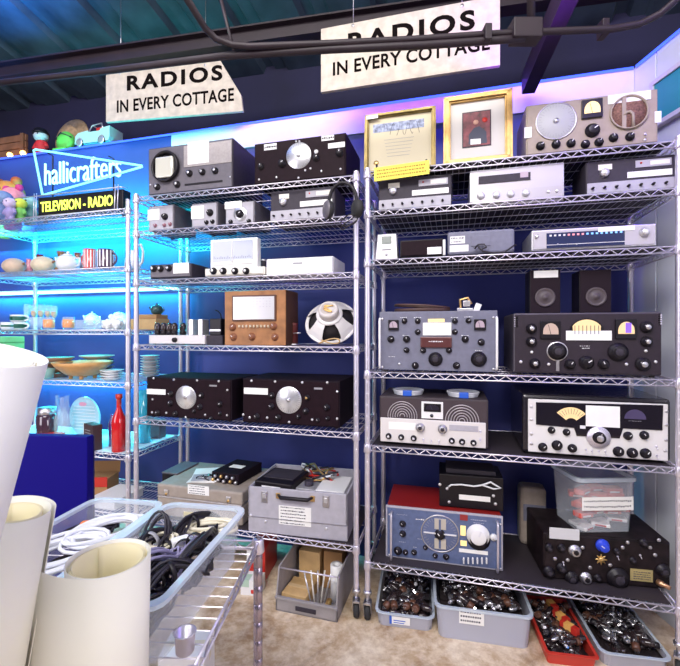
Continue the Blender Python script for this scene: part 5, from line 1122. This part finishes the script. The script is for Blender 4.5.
plates(150, 3, .30, .055, 8, ['grey stacked dish near the bottom, behind the posts on the fourth shelf', 'grey dish second from the bottom behind the posts', 'grey dish third from the bottom behind the posts', 'grey dish fourth from the bottom behind the posts', 'grey dish fifth from the bottom behind the posts', 'grey dish sixth from the bottom behind the posts', 'grey dish just under the top of the stack behind the posts', 'topmost grey dish of the stack behind the posts'], [gpl, mat('pale stoneware', (.58,.56,.56), .4)], .016, names='dish')
# ---- fifth shelf with a white liner
t = tag(MB().box(XCR-RL+.03, XCR-.03, .02, RD-.02, zC[4]-.002, zC[4]+.001).build('shelf_mat', mat('pale shelf mat', (.65,.72,.80), .6)), 'pale blue white liner lying on the fifth shelf of the left rack', 'shelf mat')
z5 = zC[4]+.001
def on5(px, y): p = onC(px, 4, y); p.z = z5+.0003; return p
t = thing('red_bottle', 'bright red glass bottle standing beside the rack post', 'bottle', on5(119, .05)); rg = mat('red glass', (.62,.01,.015), .08, coat=1)
MB().lathe([(.034, 0), (.038, .006), (.038, .155), (.033, .185), (.016, .225), (.013, .235), (.013, .285), (.016, .287), (.016, .305), (0, .305)], n=28).build('bottle', rg, t); MB().lathe([(.0165, .288), (.0175, .292), (.0175, .312), (0, .314)], n=18).build('cap', red, t)
t = thing('purple_bottle', 'small dark purple bottle half hidden behind the red bottle', 'bottle', on5(113, .13)); MB().lathe([(.024, 0), (.024, .13), (.012, .16), (.012, .18), (0, .18)], n=20).build('bottle', mat('purple glass', (.12,.03,.20), .1, coat=1), t)
t = thing('round_glass_plaque', 'large round engraved glass plaque with a small pink mark standing on the fifth shelf', 'plaque', on5(84, .24))
MB().prism([(.115*math.cos(a), max(.125+.125*math.sin(a), 0)) for a in [2*PI*k/40 for k in range(40)]], 0, .012).build('glass_disc', mat('frosted cyan glass', (.62,.85,.92), .25, alpha=.7, coat=1), t)
g = MB()
for k in range(8): z_ = .05+.02*k; wq = .09*math.sqrt(max(.05, 1-((z_-.125)/.125)**2)); g.box(-wq, wq, -.0015, 0, z_-.002, z_+.002)
g.build('engraved_lines', ceram, t); MB().prism([(.03*math.cos(a)-.01, .205+.012*math.sin(a)) for a in [2*PI*k/16 for k in range(16)]], -.002, 0).build('pink_mark', mat('pink glaze', (.8,.35,.5), .4), t); MB().box(-.07, .07, -.03, .04, 0, .012, bev=.003).build('stand', black, t)
t = thing('dark_book_box', 'dark brown box with grey lettering marks standing in front of the glass plaque', 'box', on5(92, .045), -.35); MB().box(-.055, .055, -.02, .03, 0, .14, bev=.002).build('box', mat('dark brown card', (.05,.025,.03), .5), t)
g = MB(); 
for k in range(6): g.box(-.04, .04-.008*(k % 3), -.0208, -.0198, .03+.015*k, .034+.015*k)
g.build('printed_lines', greyink, t); MB().box(-.0565, -.0545, -.0205, .0305, 0, .141).build('white_spine', paper, t)
def gb_(px_, y, r, h_, lab, lidm=None, body=None):
    t = thing('glass_jar' if lidm else 'glass_bottle', lab, 'jar' if lidm else 'bottle', on5(px_, y)); MB().lathe([(r*.9, 0), (r, .008), (r, h_*.55), (r*.35, h_*.75), (r*.3, h_*.95), (r*.4, h_), (0, h_)] if not lidm else [(r*.9, 0), (r, .01), (r, h_*.75), (r*.8, h_*.82), (0, h_*.82)], n=26).build('body', body or glassm, t)
    if lidm: MB().lathe([(r*.85, h_*.80), (r*.88, h_*.82), (r*.88, h_), (0, h_)], n=24).build('lid', lidm, t)
    return t
gb_(47, .12, .055, .20, 'squat dark jar with a grey lid left of the glass bottles', steel, mat('dark jar glass', (.06,.03,.05), .12, coat=1)); gb_(62, .09, .040, .27, 'tall clear glass bottle nearest the blue board on the fifth shelf'); gb_(67, .20, .036, .26, 'clear glass bottle just left of the round glass plaque'); gb_(57, .24, .03, .25, 'thin clear glass bottle behind the squat dark jar')
t = thing('red_edged_book', 'white and red box lying in front of the squat dark jar', 'book', on5(43, .04), .1); MB().box(-.07, .07, -.03, .08, 0, .055, bev=.002).build('box', cream, t); MB().box(-.071, .071, -.031, .081, .046, .056).build('red_edge', red, t); g = MB()
for k in range(7): g.box(-.05+.014*k, -.042+.014*k, -.031, -.029, .014, .034)
g.build('printed_marks', ink, t)
t = thing('cyan_vase', 'tall cyan glass cylinder behind the posts, left of the black receivers', 'vase', on5(145, .24)); MB().lathe([(.033, 0), (.034, .31), (.031, .31), (.030, .01), (0, .01)], n=28).build('vase', mat('cyan glass', (.05,.50,.70), .15, coat=1, alpha=.9), t)
t = thing('grey_carton', 'grey box standing right of the cyan glass cylinder on the fifth shelf', 'box', on5(156, .36)); MB().box(-.04, .05, -.03, .03, 0, .11, bev=.003).build('box', panelgrey, t); MB().box(-.041, .051, -.031, .031, .09, .095).build('lid_line', darkgrey, t)
# ---- bottom shelf of the left rack
t = thing('open_carton', 'brown open carton with white and red flaps on the bottom shelf of the left rack', 'box', onC(98, 5, .22), .3)
MB().box(-.09, .09, -.07, .07, 0, .10).build('box', mat('brown carton', (.40,.22,.09), .8), t); MB().box(-.09, .09, .07, .075, .10, .17, M=Matrix.Rotation(-.12, 4, 'X')).build('flap', mat('brown carton', (.40,.22,.09), .8), t); MB().box(-.092, .092, -.074, -.07, .055, .112).build('printed_band', red, t); MB().box(-.092, -.088, -.07, .07, .02, .11).build('white_band', paper, t)
t = thing('white_storage_tray', 'low pale plastic tray right of the brown open carton, left rack', 'tray', onC(118, 5, .12)); MB().box(-.10, .07, -.10, .12, 0, .05, bev=.006).build('tray', mat('pale plastic', (.68,.72,.78), .4), t); MB().box(-.105, .075, -.105, .125, .046, .054, bev=.002).build('rim', white, t)
# ================================================================== FOREGROUND CART
cc = PD(258, 541, 1.15); ev = -(FW+RT*(25/FPX)).normalized(); eh = Vector((ev.y, -ev.x, 0))
if eh.dot(RT) > 0: eh = -eh
cz_ = .708; LC, DC = .45, .86                                      # length towards the camera, width to the left
# local x = towards the camera (ev), local y = to the left (eh)? keep right handed
ang = math.atan2(ev.y, ev.x)
if ev.cross(eh).z < 0: print('left handed cart')
cart = thing('wire_cart', 'low chrome wire cart in front carrying the two clear tubs of cables', 'cart', (cc.x, cc.y, 0), ang)
cs = shelf_mesh(LC, DC, step=.034); s_ = 1 if ev.cross(eh).z > 0 else -1
for z in (cz_, .14):
    o = link('shelf', cs, cart, (0, 0 if s_ > 0 else -DC, z))
for i in (0, 1):
    for j in (0, 1): MB().lathe([(.0125, .01)]+[q for k in range(14) for q in ((.0125, .05*k+.049), (.0112, .05*k+.050), (.0125, .05*k+.051))]+[(.0125, cz_+.016), (.009, cz_+.020), (0, cz_+.020)], n=14).lathe([(.018, 0), (.018, .01), (.0125, .012)], n=14).build('post', mat('dark chrome post', (.42,.36,.44), .25, .9), cart, (i*LC, s_*j*DC, 0))
zt_ = cz_+.0135
cab_black = []
def tub(label, P0, P1, w, h):
    """P0 back right, P1 front right rim corners"""
    d_ = (P1-P0); d_.z = 0; l = d_.length; a = math.atan2(-d_.x*1, d_.y*-1)
    u = d_.normalized(); left = Vector((u.y, -u.x, 0)); 
    if left.dot(RT) > 0: left = -left
    c_ = P0+d_*.5+left*w/2; rz = math.atan2(-left.y, -left.x)
    t = thing('cable_tub', label, 'storage tub', (c_.x, c_.y, zt_), rz); openbox(t, w, l, h, clearp, clearrim, taper=.88, rim=.014, r=.03); return t, Vector((c_.x, c_.y, 0)), rz, l
zr = zt_+.118
P0 = onz(247, 507, zr); P1 = onz(157, 609, zr); Q0 = onz(168, 502, zr); w2_ = (P0-Q0).length
print('tub', P0, P1, w2_)
t2_, c2_, rz2, l2_ = tub('clear plastic tub of black cables with two cream coils, on the right of the cart', P0, P1, w2_, .118)
lv = Vector((-math.cos(rz2), -math.sin(rz2), 0))
t1_, c1_, rz1, l1_b = tub('clear plastic tub of white cables on the left of the cart, behind the rolled papers', P0+lv*(w2_+.006), P1+lv*(w2_+.006), w2_*.95, .118)
MB().box(-.06, -.015, l2_/2-.012, l2_/2-.0105, .05, .10).build('paper_tag', mat('cream paper', (.75,.68,.45), .8), t2_)
MB().box(w2_*.22, w2_*.34, -l2_/2*.92-.004, -l2_/2*.92-.002, .02, .05).build('paper_tag', mat('cream paper', (.75,.68,.45), .8), t2_)
def loops(c_, rz, off, R, Rb, n, r, m, name, label, cat, z, tilt, head, seed, group=None):
    rnd = random.Random(seed); p = c_+Vector((off[0]*math.cos(rz)-off[1]*math.sin(rz), off[0]*math.sin(rz)+off[1]*math.cos(rz), 0)); p.z = z
    t = thing(name, label, cat, p, head, group); pts = []; N = n*18
    for k in range(N):
        a = 2*PI*k/18; q = k/N
        rr_ = R*(1+.10*math.sin(a*.37+seed)); rb = Rb*(1+.15*math.cos(a*.29+seed))
        x = rr_*math.cos(a)+.010*math.sin(a*.21+seed); y = rb*math.sin(a)+.006*math.cos(a*.17); zz = rr_*.0+tilt*y+.004*math.sin(a*.5+seed)+.010*q
        pts.append((x, y, zz))
    mn = min(p_[2] for p_ in pts); pts = [(a, b_, c__-mn+r) for a, b_, c__ in pts]
    MB().tube(pts, r, 8).build('cable', m, t); return t
def bundle(c_, rz, off, L_, n, r, m, label, z, head, seed, tie=None, group=None, bow=.02, name='folded_power_lead', cat='power lead'):
    """a cord folded back and forth lengthwise"""
    rnd = random.Random(seed); p = c_+Vector((off[0]*math.cos(rz)-off[1]*math.sin(rz), off[0]*math.sin(rz)+off[1]*math.cos(rz), 0)); p.z = z
    t = thing(name, label, cat, p, head, group); pts = []
    for k in range(n):
        y0 = rnd.uniform(-.014, .014); z0 = rnd.uniform(0, .022); sg = 1 if k % 2 else -1; LL = L_*rnd.uniform(.85, 1.12)
        for j in range(9):
            u = -1+2*j/8; pts.append((sg*u*LL/2, y0+.016*math.sin(u*2.2+seed)*(1-abs(u)*.3), z0+bow*(1-u*u)))
        pts.append((sg*(LL/2+.010), y0*.4, z0+.012))
    mn = min(p_[2] for p_ in pts); pts = [(a, b_, c__-mn+r) for a, b_, c__ in pts]
    MB().tube(pts, r, 8).build('cord', m, t)
    if tie: MB().lathe([(.021, -.005), (.023, -.004), (.023, .004), (.021, .005), (.021, -.005)], (0, 0, .012+bow*.6), (1, 0, 0), 16).build('cable_tie', tie, t)
    MB().box(L_*.42, L_*.42+.03, -.009, .009, .004, .022, bev=.003).build('plug', m, t)
    return t
zc_ = zt_+.003
gk = 'black cords in the right tub'
for k in range(14):
    ox = -.055+.036*(k % 4)+random.uniform(-.006, .006); oy = -.15+.098*(k//4)+random.uniform(-.01, .01)
    bundle(c2_, rz2, (ox, oy), .15, 7, .0031, blackcable if k not in (5, 10) else mat('lavender grey cable', (.28,.26,.42), .4), 'lavender grey cord in the middle of the right tub of cables' if k == 5 else ('lavender grey cord near the front of the right tub of cables' if k == 10 else 'black power cord folded up in the right tub of cables'), zc_+.040+.012*(k % 3), rz2+PI/2+random.uniform(-.7, .4), k, tie=black if k % 4 else greyink, group=gk if k not in (5, 10) else None, bow=.025+.012*(k % 2))
for k in range(8): bundle(c2_, rz2, (-.05+.03*(k % 4), -.10+.18*(k//4)), .16, 5, .004, blackcable, 'black power cord folded up in the right tub of cables', zc_+.012, rz2+PI/2+random.uniform(-.4, .4), 40+k, group=gk, bow=.012)
t = loops(c2_, rz2, (-.05, .06), .024, .045, 3, .0034, blackcable, 'cable_loop', 'black cord loops standing upright in the right tub of cables', 'cable', zc_+.055, .75, rz2+.3, 3)
loops(c2_, rz2, (.035, .155), .055, .026, 5, .0045, creamcable, 'cable_coil', 'cream cable coil at the back right corner of the right tub', 'cable', zc_+.068, .15, rz2+.2, 5)
loops(c2_, rz2, (-.04, .06), .028, .022, 3, .0038, creamcable, 'cable_coil', 'small cream cord loop at the left of the right tub', 'cable', zc_+.074, .3, rz2+.5, 9)
t = thing('white_adapter', 'white plug adapter lying on the black cords in the right tub', 'plug', c2_+Vector((.0, .06, zc_+.078)), .9); MB().box(-.022, .018, -.012, .012, 0, .02, bev=.004).build('body', white, t); MB().box(.018, .028, -.006, -.003, .007, .012).box(.018, .028, .003, .006, .007, .012).build('pins', chrome, t)
loops(c1_, rz1, (.03, .07), .080, .038, 8, .0042, whitecable, 'cable_coil', 'large white cable coil at the back right of the left tub', 'cable', zc_+.072, .25, rz1+.95, 2)
loops(c1_, rz1, (-.01, -.02), .085, .036, 7, .0042, whitecable, 'cable_coil', 'large white cable coil in the middle of the left tub', 'cable', zc_+.066, .3, rz1+1.0, 7)
loops(c1_, rz1, (-.06, -.10), .035, .028, 4, .0045, mat('straw cable', (.62,.52,.38), .5), 'cable_coil', 'straw coloured cord loops at the front left of the left tub', 'cable', zc_+.075, .5, rz1+.3, 4)
bundle(c1_, rz1, (-.07, .10), .15, 5, .0045, blackcable, 'thick black cord along the left wall of the left tub', zc_+.05, rz1+.9, 21, bow=.01)
bundle(c1_, rz1, (-.06, .0), .15, 6, .005, blackcable, 'black cord heap at the left of the left tub', zc_+.0, rz1+1.2, 22, bow=.02); bundle(c1_, rz1, (.04, -.08), .15, 6, .005, blackcable, 'black cord heap under the white coils in the left tub', zc_+.0, rz1+1.4, 23, bow=.02); bundle(c1_, rz1, (.04, .10), .13, 6, .005, blackcable, 'black cord heap at the back of the left tub', zc_+.0, rz1+1.2, 24, bow=.02)
p = PD(80, 527, 1.06); t = thing('orange_plug', 'orange plug head lying at the left edge of the left tub', 'plug', p, .4); MB().lathe([(.010, 0), (.014, .006), (.014, .028), (.008, .036), (0, .036)], (0,0,0), (1, .2, 0), 16).build('body', mat('orange plastic', (.85,.22,.03), .4), t); MB().tube([(0, 0, 0), (-.03, -.01, -.008), (-.05, -.02, -.03)], .004, 8).build('cord', blackcable, t)
# items on the open end of the cart shelf
p = onz(185, 652, zt_); t = thing('chrome_cup', 'small chrome cup standing on the open end of the cart shelf', 'cup', p); MB().lathe([(.014, 0), (.016, .002), (.018, .035), (.020, .037), (.017, .037), (.015, .004), (0, .004)], n=24).build('cup', chrome, t)
p = PD(192, 640, 1.40); t = thing('white_carton', 'plain white carton standing on the floor beyond the open end of the cart', 'box', (p.x, p.y, 0), .3); MB().box(-.09, .06, -.06, .06, 0, .25, bev=.002).build('box', white, t); MB().box(-.0905, .0605, -.012, .012, .2, .2508).build('tape', creamcable, t)
# ================================================================== ROLLED PAPERS AND BLUE BOARD
def sheetroll(name, label, top, axis, prof_fn, turns, N, thick, m, inner=None, ztop_cut=None):
    """a sheet rolled round an axis: prof_fn(u) -> (angle, radius); stands on the floor"""
    axis = axis.normalized(); Lz = top.z/axis.z; base = top-axis*Lz
    e_ = (RT-axis*RT.dot(axis)).normalized(); g_ = axis.cross(e_)
    t = thing(name, label, 'paper roll', base); v = []; f = []; Hs = 6
    for i in range(N+1):
        a, r_ = prof_fn(i/N)
        for s_ in (0, 1):
            rr_ = r_-s_*thick
            d_ = e_*math.cos(a)*rr_+g_*math.sin(a)*rr_
            for k in range(Hs+1):
                q = k/Hs; w_ = axis*(Lz*q)+d_
                if k == 0: w_ = w_-axis*(w_.z/axis.z)
                v.append(w_)
    n = Hs+1
    for i in range(N):
        for s_ in (0, 1):
            for k in range(Hs):
                A_ = (i*2+s_)*n+k; B_ = ((i+1)*2+s_)*n+k; q = (A_, B_, B_+1, A_+1); f.append(q if s_ == 0 else q[::-1])
        A_ = (i*2)*n+Hs; B_ = ((i+1)*2)*n+Hs; f.append((A_, B_, B_+n, A_+n)); f.append((i*2*n, (i*2+1)*n, ((i+1)*2+1)*n, (i+1)*2*n))
    for i in (0, N):
        for k in range(Hs): A_ = i*2*n+k; f.append((A_, A_+1, A_+n+1, A_+n))
    b = MB(); b.add(v, f, 0, True); return t, b, base, axis, Lz
pw = mat('white drawing paper', (.84, .84, .82), .75, var=.03, vs=6); pc = mat('cream drawing paper', (.88, .80, .52), .8, var=.04, vs=6); pi_ = mat('pale cream paper', (.86, .84, .74), .8, var=.03, vs=6)
def roll(name, label, top, axis, fn, N, m, inner=None):
    t, b, base, axis, Lz = sheetroll(name, label, top, axis, fn, 1, N, .0012, m)
    o = b.build('outer_sheet', m, t)
    if inner:
        ri, mi = inner; t2, b2, *_ = sheetroll('x', '', top-axis.normalized()*.004, axis, lambda u: (2*PI*2.3*u+.5, ri*(1-.10*u)), 1, 90, .001, mi)
        bpy.data.objects.remove(t2); b2.build('inner_sheet', mi, t)
    return t
top3 = PD(109, 557, .618); R3 = .0575
def flapfn(u):
    if u < .75: return (-1.65+2*PI*1.4*(1-u/.75), R3*(.95+.05*u/.75))
    s_ = (u-.75)/.25; x_ = R3*math.cos(-1.65)-.100*s_; y_ = R3*math.sin(-1.65)+.035*s_**2
    return (math.atan2(y_, x_), math.hypot(x_, y_))
roll('paper_roll', 'white rolled paper with a cream inside standing upright in front of the two cable tubs', top3, Vector((0,0,1))+RT*.02, flapfn, 110, pi_, (R3*.895, pc))
top1 = PD(-22, 351, .44)
roll('paper_roll', 'large white paper roll leaning to the right at the left edge', top1, Vector((0,0,1))+RT*.27+FW*.0, lambda u: (2*PI*1.4*u+2.2, .065-.004*u), 90, pw, (.054, pi_))
top2 = PD(17, 509, .555)
roll('paper_roll', 'cream paper roll leaning between the large white roll and the upright one', top2, Vector((0,0,1))+RT*.17+FW*.0, lambda u: (2*PI*1.6*u+.6, .044-.008*u), 90, pi_, (.030, pc))
bl_ = PD(12, 500, 1.27); br_ = PD(87, 500, 1.25); d_ = br_-bl_; ztop = 1.3-(436-CY)/FPX*1.26
t = thing('blue_board', 'thick dark blue foam board standing upright behind the cable tubs', 'board', ((bl_.x+br_.x)/2, (bl_.y+br_.y)/2, 0), math.atan2(d_.y, d_.x)); wl = d_.length
MB().box(-wl/2, wl/2, 0, .03, 0, ztop, bev=.003).build('board', navy, t); MB().box(-wl/2-.0005, wl/2+.0005, .0305, .034, .0, ztop-.004, bev=.001).build('backing_sheet', mat('blue black backing', (.01,.01,.08), .6), t)
# ================================================================== LIGHT
area((-.3, -3.4, 4.0), (.06, 1, -.62), 3.0, 1.2, (1, .95, .93), 215)
area((.1, -.75, 2.95), (0, .35, -1), 2.6, .25, (1, .94, .92), 9)
area((-2.8, -2.9, 1.7), (.75, 1, -.25), 1.4, 1.6, (.95, .90, 1), 40)  # added fill from the left, not a fixture of the room
area((3.1, -2.9, 1.9), (-.85, 1, -.3), 1.4, 1.6, (.95, .90, 1), 46)  # second added fill, from the right, no fixture there
area(((-.9+XC)/2, WY-.07, ZT-.01), (0, .5, -1), 2.1, .02, (.20, .05, 1), 5)
area((-2.0, WY-.07, ZT-.01), (0, .5, -1), 2.1, .02, (.01, .45, 1), 1.2)
area(q0+wd*.9+wn*.05-UP*.02, -wn*.3-UP, .02, 1.8, (.18, .04, 1), 8)
area((-1.85, .28, 2.02), (0, 1, .1), 1.6, .3, (0, 1, .85), 36)
area((-2.1, WY-.04, HC[1]-.075), (0, -.12, -1), 1.7, .02, (.01, .9, 1), 12)
area((-2.1, WY-.04, HC[3]-.03), (0, -.12, -1), 1.7, .02, (.03, .85, 1), 10)
area((-2.1, WY-.04, HC[0]-.03), (0, -.12, -1), 1.7, .02, (.02, .55, 1), 5)
area((-2.3, -1.0, 2.3), (-.15, .05, 1), 1.4, .8, (.01, .30, 1), 170, 1.5)
area((.9, -.3, 2.5), (.2, .3, 1), 1.0, .4, (.25, .04, .8), 5)
W = bpy.data.worlds.new('room light'); SC.world = W; W.use_nodes = True
W.node_tree.nodes['Background'].inputs[0].default_value = (.50, .42, .58, 1); W.node_tree.nodes['Background'].inputs[1].default_value = .16
SC.view_settings.view_transform = 'Standard'; SC.view_settings.look = 'None'; SC.view_settings.gamma = 1; SC.view_settings.exposure = .12
SC.view_settings.use_curve_mapping = False
